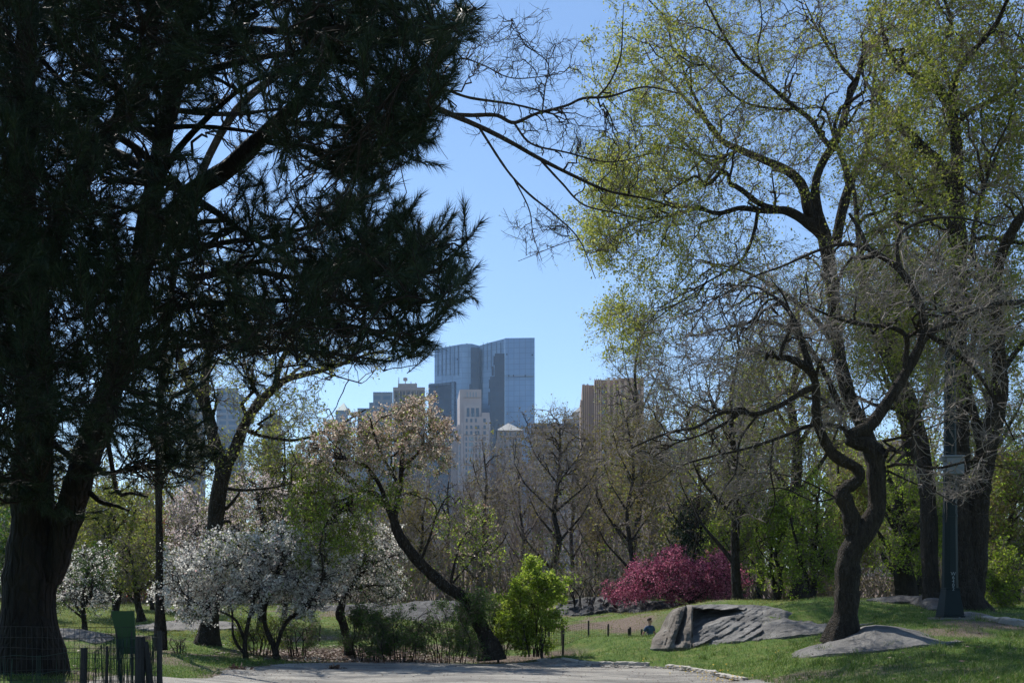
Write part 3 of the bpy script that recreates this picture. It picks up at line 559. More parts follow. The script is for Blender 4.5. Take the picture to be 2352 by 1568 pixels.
wtree('white_crab_apple','small white-blossomed crab apple with a forked leaning stem in the middle of the leaf bed',28.8,
 [[(638,1522,19),(634,1500,16),(628,1480,14),(618,1460,13),(610,1440,11),(607,1415,10),(612,1385,8),(630,1340,6),(640,1290,4)],
  [(632,1495,12),(640,1470,10),(648,1445,9),(665,1420,9),(690,1400,8),(715,1375,8),(735,1345,7),(742,1310,5),(738,1270,4)]],
 [(660,1290,90,60,2),(700,1350,80,45,1.5),(620,1340,70,50,1),(740,1310,60,50,1),(650,1240,70,35,.9),(690,1400,55,22,.4)],1.2,4300,2300,52)
wtree('white_crab_apple','greyish-white crab apple on one short thick trunk right of the leaf bed',32,
 [[(804,1500,23),(800,1480,21),(793,1455,20),(788,1430,20),(780,1408,22),(786,1385,17),(795,1360,15),(812,1335,13),(830,1310,11),(840,1270,8),(838,1230,5)],
  [(786,1385,9),(760,1350,7),(740,1300,5)],[(812,1335,9),(850,1300,7),(890,1280,5),(930,1270,3)],[(830,1310,7),(800,1270,5),(780,1220,3)]],
 [(810,1290,95,70,2.4),(860,1330,70,50,1),(770,1340,60,50,.9),(870,1250,60,60,.8),(790,1210,60,40,.6),(900,1360,45,30,.3)],1.4,4000,4200,53,mat='white',leafm='green',size=.05)
wtree('white_crab_apple','tall pink-tinged white crab apple standing behind the thick dark elm trunk',40,
 [[(600,1452,22),(602,1400,20),(608,1340,17),(612,1280,14),(604,1220,11),(596,1170,8),(590,1120,5)],[(608,1300,12),(650,1240,9),(680,1190,6),(700,1140,3)],[(606,1270,10),(550,1220,8),(510,1180,5)]],
 [(620,1170,110,75,2.3),(540,1190,90,60,1.4),(660,1240,80,60,1),(590,1110,70,40,.8),(500,1240,60,40,.6),(430,1240,50,40,.5)],2,2200,2600,54,mat='pinkwhite',size=.06,tw=(3000,.36),leafm='elmgreen')
wtree('blossoming_hawthorn','bushy green tree dotted with white flowers right behind the pine trunk',34,
 [[(195,1440,12),(192,1410,11),(190,1380,9),(195,1340,7),(205,1290,5)],[(192,1412,7),(175,1390,6),(160,1350,4)],[(191,1395,7),(215,1360,5),(235,1320,3)],[(192,1420,6),(150,1385,4),(120,1340,3)]],
 [(190,1330,85,70,2.4),(215,1280,50,35,.8),(150,1380,60,40,.7),(40,1330,60,70,.8),(220,1380,50,35,.5)],1.8,1500,7500,55,leafm='green',size=.05)
# ------------------------------------------------------------ elm left
tree('elm_tree','thick dark-trunked elm with a high fork and sparse yellow leaves behind the white blossom','tree',33.5,
 [[(476,1488,56),(478,1465,46),(482,1430,42),(486,1380,40),(489,1320,38),(492,1250,37),(494,1200,37),(500,1150,36),(506,1110,36),(512,1080,36),(503,1050,30),(490,1010,28),(480,960,26),(471,920,24),(470,880,20),(478,820,18),(500,770,14),(530,700,10),(545,620,6)],
 [(512,1085,34),(530,1050,28),(548,1010,26),(560,980,24),(580,945,23),(600,920,22),(625,895,20),(655,872,16),(690,862,13),(740,850,11),(800,830,8),(850,812,6),(890,805,3)],
 [(474,940,20),(455,905,20),(430,870,20),(415,830,18),(405,790,15),(380,740,12),(350,680,8)],
 [(632,890,14),(640,850,13),(655,810,11),(680,770,8),(700,740,5)],[(500,1060,14),(460,1025,11),(420,1005,10),(370,1000,7),(320,980,4)],
 [(655,872,7),(700,840,6),(760,860,4),(830,880,3)],[(560,985,10),(600,1000,8),(680,1010,7),(760,985,6),(840,940,3)],[(495,1160,9),(515,1170,9),(540,1145,7),(550,1130,5)],
 [(478,830,10),(470,770,9),(440,700,6),(430,640,4)],[(505,1120,9),(560,1125,7),(620,1120,5),(670,1110,3)],[(600,920,9),(570,860,7),(560,790,5),(600,730,3)]],
 [(520,850,150,100,2),(680,800,130,80,1.4),(640,930,120,70,1.5),(400,870,110,100,1.2),(420,1030,110,70,1),(560,1030,110,60,1.2),(740,830,80,50,.5),(700,960,70,50,.5),(500,680,160,110,1.2),(870,820,40,25,.12)],3,n=(60,300,1200),tw=(5200,.42),
 leaves=[('leaves','elm',4600,.075,2,.05,.6,.2,None)],twig='twigbrown',seed=61,r1=.0055,twr=.0045,lowfrac=.45,crook=.11,tsides=16,rough=.15,flare=1.4)
# ------------------------------------------------------------ generic background trees
def auto(name,label,u,vt,hw,Y,tw_px,leafs,seed,n=(22,110,420),twc=(1600,.6),twig='twigmauve',bark='bark',vb=None,lean=0,crown=None,group=None,cat='tree',stems=1,low=.35,dyf=.8,r1=.008,twr=.006,crook=.1,cast=.42):
    x=(u-CU)/F*Y; zb=g1(x,Y); vbase=VH-(zb-CZ)/Y*F if vb is None else vb
    H=vbase-vt; rng=np.random.default_rng(seed+900); limbs=[]
    cl=1-low
    def trunk(du,w,top=1):
        pts=[]
        for k,t in enumerate(np.linspace(0,.92*top,7)):
            pts.append((u+du*t*2.2+lean*t+rng.normal(0,1)*H*.012*(k>0),vbase-H*t,w*(1-t)**.8+2))
        return pts
    limbs.append(trunk(rng.normal()*hw*.06,tw_px))
    for s in range(1,stems): limbs.append(trunk(rng.uniform(-1,1)*hw*.5,tw_px*.8,rng.uniform(.7,1)))
    nl=7
    for k in range(nl):
        t=.3+.5*k/nl; j=min(6,int(t/.92*6)); p=limbs[0][j]; sgn=1 if k%2 else -1; l=hw*rng.uniform(.5,.85)*(1.1-t*.6)
        limbs.append([(p[0],p[1],p[2]*.6),(p[0]+sgn*l*.35,p[1]-H*.07,p[2]*.42),(p[0]+sgn*l*.75,p[1]-H*.15,p[2]*.28),(p[0]+sgn*l,p[1]-H*.24,2)])
    if crown is None:
        crown=[(u+lean*.6,vbase-H*(low+cl*.5),hw*.8,H*cl*.5,3)]
        for k in range(6):
            a=rng.uniform(0,6.28); crown.append((u+lean*.6+math.cos(a)*hw*.5,vbase-H*(low+cl*.5)-math.sin(a)*H*cl*.3,hw*.42,H*cl*.24,.9))
    return tree(name,label,cat,Y,limbs,crown,hw/F*Y*dyf,n=n,tw=twc,leaves=[(pn,m,c,sz,kk,sp,.7,.1,None) for (pn,m,c,sz,kk,sp) in leafs],twig=twig,bark=bark,seed=seed,group=group,r1=r1,twr=twr,tsides=9,lowfrac=.3,crook=crook,flare=1.5)
auto('bare_tree','wide-spreading bare tree with dark fanned limbs below the pyramid-roofed building',1272,945,150,62,15,[('leaves','olive',3500,.11,1,.05)],101,twc=(3600,.8),n=(40,200,800),twig='twigmauve')
auto('olive_budded_tree','upright olive-budded tree standing before the ribbed tan tower',1446,930,112,54,12,[('leaves','olive',2300,.11,2,.08)],102,twc=(1900,.7),n=(26,130,430),twig='twigmauve',low=.28)
auto('bare_tree','small bare mauve-brown tree in front of the pale stone tower',1118,1010,75,70,9,[('leaves','olive',500,.1,1,.05)],103,twc=(1800,.8))
auto('olive_budded_tree','low rounded olive tree between the fan-limbed bare tree and the ribbed tan tower',1370,1040,75,74,9,[('leaves','olive',2200,.12,2,.08)],104,twc=(1500,.8))
auto('bare_tree','tall tree with a straight dark trunk right of the magenta blossom',1695,760,150,45,23,[('leaves','elmgreen',4200,.09,2,.06)],105,twc=(4200,.6),n=(40,220,900),twig='twigmauve',low=.3)
auto('bare_tree','grey bare tree with a thin trunk between the ribbed tan tower and the magenta blossom',1590,960,110,58,12,[('leaves','elmgreen',2600,.09,1,.05)],106,twc=(2600,.7))
auto('conifer_tree','dark green bushy conifer above the magenta blossom',1600,1150,85,62,14,[('needles','conifer',9000,.16,2,.12)],107,twc=(1500,.5),low=.1)
auto('young_tree','bright green young tree with contorted stems between straight dark trunk and twisted tree',1785,1140,80,44,10,[('leaves','lime',5200,.085,2,.06)],108,twc=(1700,.45),twig='twigbrown',stems=2,low=.1,lean=10)
auto('young_tree','sunlit yellow-green tree between the squat thick trunk and the many-stemmed tree',2110,1060,80,52,12,[('leaves','lime',5200,.09,2,.08)],131,twc=(1700,.5),low=.1,twig='twigbrown')
auto('young_tree','low yellow-green tree filling the view behind the straight dark trunk',1680,1150,75,56,9,[('leaves','lime',3800,.09,2,.08)],132,twc=(1500,.5),low=.1,twig='twigbrown')
auto('bare_tree','brown bare tree right behind the fan-limbed bare tree',1310,1030,85,80,10,[('leaves','olive',900,.1,1,.08)],133,twc=(3000,.9),low=.2)
auto('bare_tree','slim bare tree in front of the dark-roofed block',1205,1060,65,82,9,[('leaves','olive',500,.1,1,.08)],134,twc=(2600,.9),low=.2)
auto('young_tree','fresh green tree with wriggling stems directly left of the twisted trunk',1868,1100,75,42,9,[('leaves','lime',4600,.085,2,.06)],109,twc=(1700,.45),twig='twigbrown',stems=3,low=.1,crook=.2)
auto('old_stump_tree','squat thick-trunked tree with a drooping side limb right of the twisted trunk',2083,1060,120,45,52,[('leaves','lime',6500,.09,2,.08)],110,twc=(2400,.5),low=.2)
auto('misty_bare_tree','big grey twiggy tree at the left fringe of the yellow-green elm',1470,690,115,66,14,[('leaves','elmgreen',3600,.1,2,.08)],111,twc=(3600,.8),n=(34,190,700),low=.3)
auto('green_tree','olive-green tree at the right edge behind the gravel track',2330,1020,120,42,18,[('leaves','olive',5000,.1,2,.08),('new_leaves','lime',3500,.1,2,.08)],112,twc=(2600,.5),low=.15)
auto('green_shrub','bright green low shrub at the right edge beyond the lamp post',2310,1265,62,34,5,[('leaves','spring',3800,.07,2,.05)],113,twc=(1500,.3),low=.05,stems=4,cat='shrub',twig='twigbrown')
auto('second_elm','dark-limbed elm behind the twisted tree',1835,620,170,52,34,[('leaves','elmgreen',7000,.1,2,.08)],114,twc=(5200,.7),n=(44,260,1000),low=.3,twig='twigmauve')
auto('tall_budding_tree','tall green-budded tree above and behind the many-stemmed trunks',2080,150,190,50,40,[('leaves','elmgreen',13000,.09,3,.1)],115,twc=(9500,.7),n=(50,300,1300),low=.35,twig='twigmauve')
auto('yellow_green_tree','yellow-green tree filling the gap right of the pine fork',265,1120,120,46,15,[('leaves','elmgreen',5200,.1,2,.08)],116,twc=(2200,.5),low=.2,twig='twigbrown',stems=2)
auto('red_budded_tree','reddish-leaved shrubby tree behind the slender trunk',350,1180,75,52,8,[('leaves','redleaf',1500,.1,2,.08),('new_leaves','elmgreen',900,.09,2,.08)],117,twc=(1600,.5),low=.15,twig='twigbrown')
auto('fresh_green_tree','yellow-green leafy tree between the dark elm trunk and the leaning crab apple',650,965,90,43,11,[('leaves','elmgreen',4200,.09,2,.08)],118,twc=(2200,.5),low=.25,twig='twigbrown')
auto('leafy_tree','green leafy tree mostly hidden behind the pine trunk',40,1120,110,44,14,[('leaves','green',4000,.11,2,.08),('new_leaves','spring',1500,.1,2,.08)],119,twc=(1600,.5),low=.15)
auto('pale_blossom_tree','far pale blossom tree glimpsed between slender and dark elm trunks',435,1130,85,50,10,[('blossom','pinkwhite',3600,.08,2,.06),('leaves','elmgreen',900,.08,2,.06)],120,twc=(1600,.45),low=.2)
auto('bare_tree','bare dark-stemmed tree behind the leaning trunk, left of the fan-limbed tree',1105,1090,85,60,12,[('leaves','olive',1500,.1,1,.08)],121,twc=(2200,.7),low=.2)
auto('bare_tree','mauve bare tree between the blossom crown and the pale stone tower',1030,1080,70,78,8,[],122,twc=(2200,.9),low=.2)
auto('olive_budded_tree','brownish olive tree behind the right half of the blossom crown',960,1130,95,64,9,[('leaves','olive',2600,.11,2,.08)],123,twc=(1800,.7),low=.15)
auto('olive_budded_tree','olive tree on the rise behind the dark conifer',1740,980,110,60,15,[('leaves','olive',2600,.11,2,.08),('new_leaves','lime',2600,.1,2,.08)],124,twc=(2600,.6),low=.25)
auto('olive_budded_tree','olive-brown tree between the young green trees and the squat thick trunk',1950,1030,110,56,16,[('leaves','olive',3600,.11,2,.08),('new_leaves','lime',3600,.1,2,.08)],125,twc=(2600,.6),low=.2)
auto('budding_tree','grey-green budding tree at the right edge behind the many stems',2290,640,150,48,26,[('leaves','elmgreen',5200,.1,2,.1)],126,twc=(3800,.6),n=(36,200,800),low=.3)
auto('forked_tree','dark tree forking low down beside the slender trunk',325,1230,70,40,15,[('leaves','elmgreen',1100,.08,2,.08)],127,twc=(900,.4),low=.3,vb=1418,twig='twigbrown',lean=-40)
# magenta crab apple
tree('magenta_crab_apple','wide deep-pink blossoming crab apple behind the large boulder','tree',50,
 [[(1590,1392,14),(1588,1370,12),(1584,1340,9),(1580,1300,6),(1575,1260,3)],[(1588,1385,8),(1550,1360,6),(1500,1340,4),(1440,1320,2)],[(1588,1380,8),(1630,1350,6),(1670,1320,4),(1710,1330,2)],[(1587,1372,8),(1620,1320,5),(1640,1280,3)],[(1586,1372,8),(1550,1320,5),(1530,1280,3)]],
 [(1575,1333,118,45,2.4),(1645,1335,72,45,1.4),(1500,1335,70,42,1),(1545,1292,45,32,.7),(1640,1290,38,24,.35),(1470,1310,30,22,.3),(1440,1360,55,25,.6)],2.6,n=(50,260,1000),tw=(4200,.36),
 leaves=[('blossom','magenta',7500,.08,4,.075,.8,0,None),('leaves','bronze',1500,.07,1,.04,.5,0,None)],twig='twigdark',seed=71,r1=.006,twr=.005,lowfrac=.2)
# shrubs of the planting bed
def shrub(name,label,u,vb,Y,hw,h,ns,leafm,cnt,seed,w=5,twig='twigbrown',size=.055,group=None,twc=900,spread=.9,low=.25,bark='twigdark',base=.55):
    rng=np.random.default_rng(seed); L=[]
    for k in range(ns):
        a=rng.uniform(-1,1); b0=u+a*hw*.28*base/.28*rng.uniform(.6,1.2); L.append([(b0,vb,w),(b0+a*hw*.12*spread+rng.normal()*hw*.06,vb-h*.3,w*.8),(b0+a*hw*.25*spread+rng.normal()*hw*.16,vb-h*.62,w*.6),(b0+a*hw*.35*spread+rng.normal()*hw*.24,vb-h*rng.uniform(.6,.98),w*.3)])
    LBn=limbs3d([L[0]],Y,rng); dyy=hw/F*Y*.7
    out=[]
    for l in L:
        dy0=rng.uniform(-.9,.9)*dyy; q=limbs3d([[(*p,Y+dy0*(1+i*.15)) for i,p in enumerate(l)]],Y,rng)[0]; out.append(q)
    base=out[0][0][0,0].copy(); base[2]=g1(base[0],base[1]); root=empty(name,base,label,'shrub',group)
    crown=[(u,vb-h*(low+(1-low)*.5),hw*.95,h*(1-low)*.5,4.)]+[(u+rng.uniform(-.95,.95)*hw,vb-h*rng.uniform(.12,.95),hw*.3,h*rng.uniform(.12,.25),.5) for _ in range(11)]
    T=ellip(crown,ns*16,Y,dyy,rng); b=connect(T,*nodes_of(out),rng,K=6,r1=.003,rk=.008,cost=True,up=.08)
    tw=grow(b,twc,.22,rng,r0=.003,r1=.0016,up=.05)
    for q in out: q[0][:,0,2]-=.1
    wood('stems',out,[6]*ns,M[bark],root); wood('branches',[b,tw],[4,3],M[twig],root,smooth=False)
    if cnt:
        V,Fc=cards(samp([tw,b],cnt,rng,.2),size,rng,.5,.1,2,.03); new_obj('leaves',V,Fc,M[leafm],root)
shrub('green_shrub','bright fresh-green rounded shrub right of the leaning trunk',1230,1500,30,86,205,15,'lime',12500,181,w=2.8,twc=5200,size=.075,low=.12,base=.3)
shrub('thorny_shrub','dark thin-leaved shrub just left of the leaning trunk foot',1035,1515,29.3,85,150,17,'green',5200,82,twc=3800,low=.0,w=2.2)
shrub('thorny_shrub','straggly dark shrub with arching stems, second left of the leaning trunk',925,1520,29.2,85,130,17,'green',4600,83,twc=3800,low=.0,w=2.2)
shrub('thorny_shrub','loose low shrub with green tips beside the short thick trunk',842,1515,30,60,115,12,'green',2900,84,twc=2600,low=.0,w=2)
shrub('thorny_shrub','leggy dark shrub between leaning trunk and bright green shrub',1135,1500,30.5,65,140,12,'green',3600,85,twc=2800,low=.0,w=2.2)
shrub('thorny_shrub','small green-tipped shrub between the two slim white crab apple stems',590,1500,30.5,65,80,14,'spring',1400,86,twc=1100,low=.1,w=2.5)
shrub('thorny_shrub','small sparse shrub at the foot of the forked white crab apple',690,1500,31,50,85,12,'green',900,87,twc=800,low=.1,w=2.5)
shrub('dry_shrub','leafless pale grey shrub between bright green shrub and magenta blossom',1350,1398,50,75,100,9,'olive',300,88,twig='twig',twc=1500,low=.1,w=3)
shrub('dry_shrub','tiny bare stalks on the lawn edge left of the leaf bed',412,1500,28,22,38,8,'olive',0,89,twig='twigbrown',twc=60,low=.1,w=2.5)
# far thicket and woods
def woods(name,Y0,Y1,u0,u1,vt0,vt1,nt,seed,mats,lab,tws=60):
    rng=np.random.default_rng(seed); Ps=[];Rs=[];bp=[]
    for k in range(nt):
        Y=rng.uniform(Y0,Y1); u=rng.uniform(u0,u1); x=(u-CU)/F*Y; z=g1(x,Y); vt=rng.uniform(vt0,vt1); H=max(4.,CZ-(vt-VH)/F*Y-z)
        t=np.linspace(0,1,8); P=np.stack([x+np.cumsum(rng.normal(0,.02*H,8)),Y+t*0,z-.2+t*H],-1); Ps.append(P); Rs.append(.016*H*(1-t)+.012)
    Ps=np.array(Ps); Rs=np.array(Rs); H=Ps[:,-1,2]-Ps[:,0,2]; hm=H.mean()
    b1=grow((Ps,Rs),nt*16,hm*.34,rng,K=6,ang=(25,60),wig=.14,up=.1,r0=.05,r1=.015,t0=.22)
    b2=grow(b1,nt*55,hm*.15,rng,K=5,ang=(20,60),wig=.18,up=.05,r0=.02,r1=.009)
    b3=grow(b2,nt*tws,hm*.08,rng,K=4,ang=(20,60),wig=.2,r0=.011,r1=.006)
    o=wood(name,[(Ps,Rs),b1,b2,b3],[6,4,3,3],M[mats[0]],None,smooth=False)
    mr=0
    vs=[];fs=[];mi=[];b=0
    for j,(m,c,s) in enumerate(mats[1:]):
        V,Fc=cards(samp([b3,b2],c,rng),s,rng,.7,0,2,.15); new_obj('woods_leaves',V,Fc,M[m],o).location=(0,0,0)
    tag(o,lab,'woods',kind='stuff')
woods('far_woods',84,125,-500,2900,1010,1330,300,91,['twigmauve',('olive',16000,.22),('elmgreen',7000,.2)],'hazy mass of bare mauve and olive trees below the skyline',tws=90)
woods('far_woods',64,80,1400,2900,900,1180,60,92,['twigmauve',('olive',18000,.18),('spring',9000,.17),('elmgreen',12000,.17)],'dense far trees behind the right-hand meadow',tws=110)
woods('far_woods',58,74,-500,760,1060,1250,60,93,['twigmauve',('olive',9000,.18),('spring',5000,.15),('elmgreen',7000,.15)],'dense far trees behind the left-hand blossom',tws=90)
def thicket():
    rng=np.random.default_rng(95); n=2600; u=rng.uniform(-400,2900,n); Y=rng.uniform(57,66,n); x=(u-CU)/F*Y; z=gz(x,Y); h=rng.uniform(1.2,4.6,n)
    P=[np.stack([x,Y,z-.1],-1)]; d=nrm(rng.normal(0,.35,(n,3))+np.array([0,0,1.]))
    for k in range(4): d=nrm(d+rng.normal(0,.16,(n,3))); P.append(P[-1]+d*(h/4)[:,None])
    P=np.stack(P,1); t=np.linspace(0,1,5)[None]; R=.022*(1-t)+.008+0*h[:,None]
    tw=grow((P,R),22000,.7,rng,r0=.009,r1=.005)
    o=wood('undergrowth',[(P,R),tw],[4,3],M['twigbrown'],None,smooth=False); tag(o,'tangled olive-brown undergrowth along the far edge of the meadow','undergrowth',kind='stuff')
    for m,c in (('olive',17000),('green',8000),('spring',4500)):
        V,Fc=cards(samp([tw],c,rng),.13,rng,.7,0,1,.1); q=new_obj('leaves',V,Fc,M[m],o); q.location=(0,0,0)
thicket()
# ------------------------------------------------------------ grass, litter, flowers
def scatter(n,seed,Y0,Y1,u0=-150,u1=2500,pw=2.2,mask=None):
    rng=np.random.default_rng(seed); a,b=Y0**(1-pw),Y1**(1-pw); Y=(a+(b-a)*rng.random(n))**(1/(1-pw)); x=(rng.uniform(u0,u1,n)-CU)/F*Y
    k=~inpath(x,Y)
    if mask is not None: k&=rng.random(n)<mask(x,Y)
    return rng,x[k],Y[k]
def gground(x,y):
    near=np.clip((70-y)/20,0,1)*(~inpath(x,y)); return gz(x,y)+near*(fbm(x*.9,y*.9,4,3)-.5)*.10
ROCKMASK=[]
def blades(name,n,seed,Y0,Y1,h,w,mat,mask,label,cat,**k):
    rng,x,y=scatter(n,seed,Y0,Y1,mask=mask,**k); z=gground(x,y)-.01; m=len(x)
    cl=.55+.9*fbm(x*1.6,y*1.6,3,12); hh=h*rng.uniform(.5,1.4,m)*cl; a=rng.uniform(0,6.28,m); ww=w*rng.uniform(.7,1.3,m)*np.maximum(1,y/26)
    lean=rng.normal(0,.5,(m,2))*hh[:,None]; p=np.stack([x,y,z],-1); s=np.stack([np.cos(a)*ww,np.sin(a)*ww,0*a],-1)
    mid=p+np.stack([lean[:,0]*.35,lean[:,1]*.35,hh*.6],-1); tip=p+np.stack([lean[:,0],lean[:,1],hh],-1)
    V=np.stack([p-s,p+s,mid+s*.7,tip,mid-s*.7],1).reshape(-1,3); i=np.arange(m)[:,None]*5
    Fc=np.concatenate([np.concatenate([i,i+1,i+2,i+4],1),np.concatenate([i+4,i+2,i+3,i+3],1)])
    f4=np.concatenate([i,i+1,i+2,i+4],1)
    V2=V; me_faces=f4
    # two quads: lower, and a narrow upper one closed to the tip
    Vt=np.stack([p-s,p+s,mid+s*.7,mid-s*.7,mid-s*.7,mid+s*.7,tip+s*.12,tip-s*.12],1).reshape(-1,3)
    o=new_obj(name,Vt,np.arange(len(Vt)).reshape(-1,4),M[mat]); tag(o,label,cat,kind='stuff')
M['grass']=leafmat('grass_blade',[(0,(.045,.095,.016)),(.45,(.085,.155,.027)),(.8,(.14,.215,.045)),(.95,(.26,.26,.1)),(1,(.36,.31,.17))],.45,.5,.4)
M['drygrass']=leafmat('dry_grass_blade',[(0,(.11,.16,.03)),(.5,(.2,.22,.05)),(1,(.36,.32,.15))],.4)
M['litter']=leafmat('leaf_litter',[(0,(.09,.05,.035)),(.5,(.17,.11,.08)),(.9,(.26,.18,.14)),(1,(.4,.33,.26))],.1)
blades('grass',330000,201,14,36,.075,.0042,'grass',lambda x,y: 1-dirt(x,y)**.7*.97,'short bright green lawn grass in the foreground','grass',pw=1.6)
blades('meadow_grass',120000,202,36,60,.075,.006,'drygrass',lambda x,y: 1-dirt(x,y)**.7*.95,'thin yellowish meadow grass beyond the leaf bed','grass',pw=1.3)
def tufts():
    rng,x,y=scatter(700,203,15,30,mask=lambda x,y:1-dirt(x,y)); n=len(x); k=26
    X=np.repeat(x,k)+rng.normal(0,.06,n*k); Yy=np.repeat(y,k)+rng.normal(0,.06,n*k); z=gground(X,Yy); h=np.repeat(rng.uniform(.1,.2,n),k)*rng.uniform(.5,1.2,n*k)
    l=rng.normal(0,.55,(n*k,2))*h[:,None]; p=np.stack([X,Yy,z],-1); a=rng.uniform(0,6.28,n*k); s=np.stack([np.cos(a),np.sin(a),0*a],-1)*.0055
    m=p+np.stack([l[:,0]*.4,l[:,1]*.4,h*.7],-1); t=p+np.stack([l[:,0],l[:,1],h],-1)
    V=np.stack([p-s,p+s,m+s*.7,m-s*.7,m-s*.7,m+s*.7,t+s*.1,t-s*.1],1).reshape(-1,3)
    tag(new_obj('grass_tufts',V,np.arange(len(V)).reshape(-1,4),M['grass']),'taller bluish grass tufts dotting the lawn','grass',kind='stuff')
tufts()
def litter(name,n,seed,Y0,Y1,fn,size,mat,label,cat,u0=-150,u1=2500,lift=.02):
    rng,x,y=scatter(n,seed,Y0,Y1,u0,u1,1.2,fn); z=gground(x,y)+lift*rng.uniform(.3,1.5,len(x))
    V,Fc=cards(np.stack([x,y,z],-1),size,rng,.7,0); V=V.reshape(-1,4,3); V[:,:,2]=V[:,:1,2]+(V[:,:,2]-V[:,:1,2])*.35; tag(new_obj(name,V.reshape(-1,3),Fc,M[mat]),label,cat,kind='stuff')
def grit():
    rng=np.random.default_rng(217); n=9000; Y=rng.uniform(20,29.3,n); x=rng.uniform(-7,5.2,n); e=np.minimum(x-np.interp(Y,*PL),np.interp(Y,*PR)-x); k=(e>-.2)&(rng.random(n)<np.clip(.18+np.exp(-e/.5),0,1)); x,Y=x[k],Y[k]
    V,Fc=cards(np.stack([x,Y,gz(x,Y)+.065],-1),.045,rng,.7,0); V=V.reshape(-1,4,3); V[:,:,2]=V[:,:1,2]+(V[:,:,2]-V[:,:1,2])*.3; tag(new_obj('path_litter',V.reshape(-1,3),Fc,M['litter']),'bits of twig, petal and leaf strewn over the path','leaf litter',kind='stuff')
grit()
bed=lambda x,y: np.clip(1.5-np.hypot((x+5.3)/3.4,(y-31.5)/2.8)*1.2,0,1)
litter('leaf_litter',60000,211,28,35,bed,.085,'litter','brown dead leaves covering the planting bed under the white crab apples','leaf litter',u0=400,u1=1200)
litter('fallen_leaves',900,212,14,34,lambda x,y:1.+0*x,.09,'litter','scattered dry fallen leaves on the lawn','fallen leaves',lift=.06)
M['yellow']=simple('dandelion_yellow',(.75,.5,.02),.7); M['daisy']=simple('tiny_white_flower',(.7,.7,.66),.7)
def flowers(name,pts,seed,size,mat,label,cat):
    rng=np.random.default_rng(seed); V=[];Fc=[];b=0
    for (x,y,z) in pts:
        for k in range(3):
            c=np.array([x,y,z]); a=np.arange(6)*math.pi/3+k; r=size*(1-.25*k); v=np.stack([c[0]+r*np.cos(a),c[1]+r*np.sin(a),c[2]+.004*k+0*a+rng.normal(0,.003,6)],-1)
            V.append(v); Fc.append(list(range(b,b+6))); b+=6
        v=np.array([[x-.003,y,z-.06],[x+.003,y,z-.06],[x+.003,y,z],[x-.003,y,z]]); V.append(v); Fc.append([b,b+1,b+2,b+3]); b+=4
    tag(new_obj(name,np.concatenate(V),Fc,M[mat]),label,cat,kind='stuff')
rng=np.random.default_rng(220); pts=[]
for u,v,Y,s,n in [(1620,1548,23.8,.3,10),(1600,1546,24.1,.2,4),(1650,1556,22.6,.3,10),(1665,1560,22.3,.3,9),(1700,1566,21.6,.2,4),(1545,1533,26.,.1,3),(1470,1550,0,0,0),(1780,1478,26,.3,3),(1633,1508,25.5,.2,3),(1490,1509,28,.2,2)]:
    for k in range(n):
        x=(u-CU)/F*Y+rng.normal(0,s); y=Y+rng.normal(0,s); pts.append((x,y,float(gground(np.array([x]),np.array([y]))[0])+.1))
flowers('dandelions',pts,1,.028,'yellow','yellow dandelions along the broken stone kerb','flowers')
rg2,x,y=scatter(130,222,28.5,31,700,1200,1.2,None); z=gground(x,y)
flowers('white_flowers',list(zip(x,y,z+.1)),2,.014,'daisy','tiny white flowers in front of the dark shrubs','flowers')
# ------------------------------------------------------------ rocks
def rockmat(name,c1,c2,c3,ang=.5,scale=1.):
    m,nt,b=nodes(name); b.inputs['Roughness'].default_value=.8; b.inputs['Specular IOR Level'].default_value=.15
    tc=N(nt,'ShaderNodeTexCoord'); mp=N(nt,'ShaderNodeMapping'); mp.inputs['Rotation'].default_value=(0,ang,0); mp.inputs['Scale'].default_value=(.5*scale,1.2*scale,3.2*scale); nt.links.new(tc.outputs['Object'],mp.inputs[0])
    n=N(nt,'ShaderNodeTexNoise',Scale=1.6,Detail=9.0,Roughness=.68,Distortion=.5); nt.links.new(mp.outputs[0],n.inputs['Vector'])
    r=ramp(nt,[(.32,c1),(.5,c2),(.68,c3)]); nt.links.new(n.outputs['Fac'],r.inputs[0])
    f=N(nt,'ShaderNodeTexNoise',Scale=26.0,Detail=4.0,Roughness=.8); nt.links.new(tc.outputs['Object'],f.inputs['Vector'])
    sp=ramp(nt,[(.3,(.6,.6,.6)),(.6,(1,1,1)),(.74,(1.2,1.2,1.2)),(.8,(2.2,2.2,2.2))]); nt.links.new(f.outputs['Fac'],sp.inputs[0])
    mx=N(nt,'ShaderNodeMix',data_type='RGBA',blend_type='MULTIPLY'); mx.inputs[0].default_value=1; nt.links.new(r.outputs[0],mx.inputs[6]); nt.links.new(sp.outputs[0],mx.inputs[7]); nt.links.new(mx.outputs[2],b.inputs['Base Color'])
    ad=N(nt,'ShaderNodeMath',operation='MULTIPLY_ADD'); ad.inputs[1].default_value=.3; nt.links.new(f.outputs['Fac'],ad.inputs[0]); nt.links.new(n.outputs['Fac'],ad.inputs[2])
    bp=N(nt,'ShaderNodeBump',Strength=.9,Distance=.09); nt.links.new(ad.outputs[0],bp.inputs['Height']); nt.links.new(bp.outputs[0],b.inputs['Normal'])
    return m
M['rock']=rockmat('schist_grey',(.075,.073,.072),(.165,.161,.157),(.27,.262,.25),-.45)
M['rockbrown']=rockmat('schist_brown',(.085,.077,.068),(.165,.143,.122),(.25,.235,.215),1.1)
M['rockdark']=rockmat('schist_dark',(.03,.03,.033),(.075,.075,.078),(.14,.138,.135),-.3,.7)
M['rocksmooth']=rockmat('schist_smooth',(.10,.097,.093),(.17,.165,.158),(.26,.25,.235),-.1,.6)
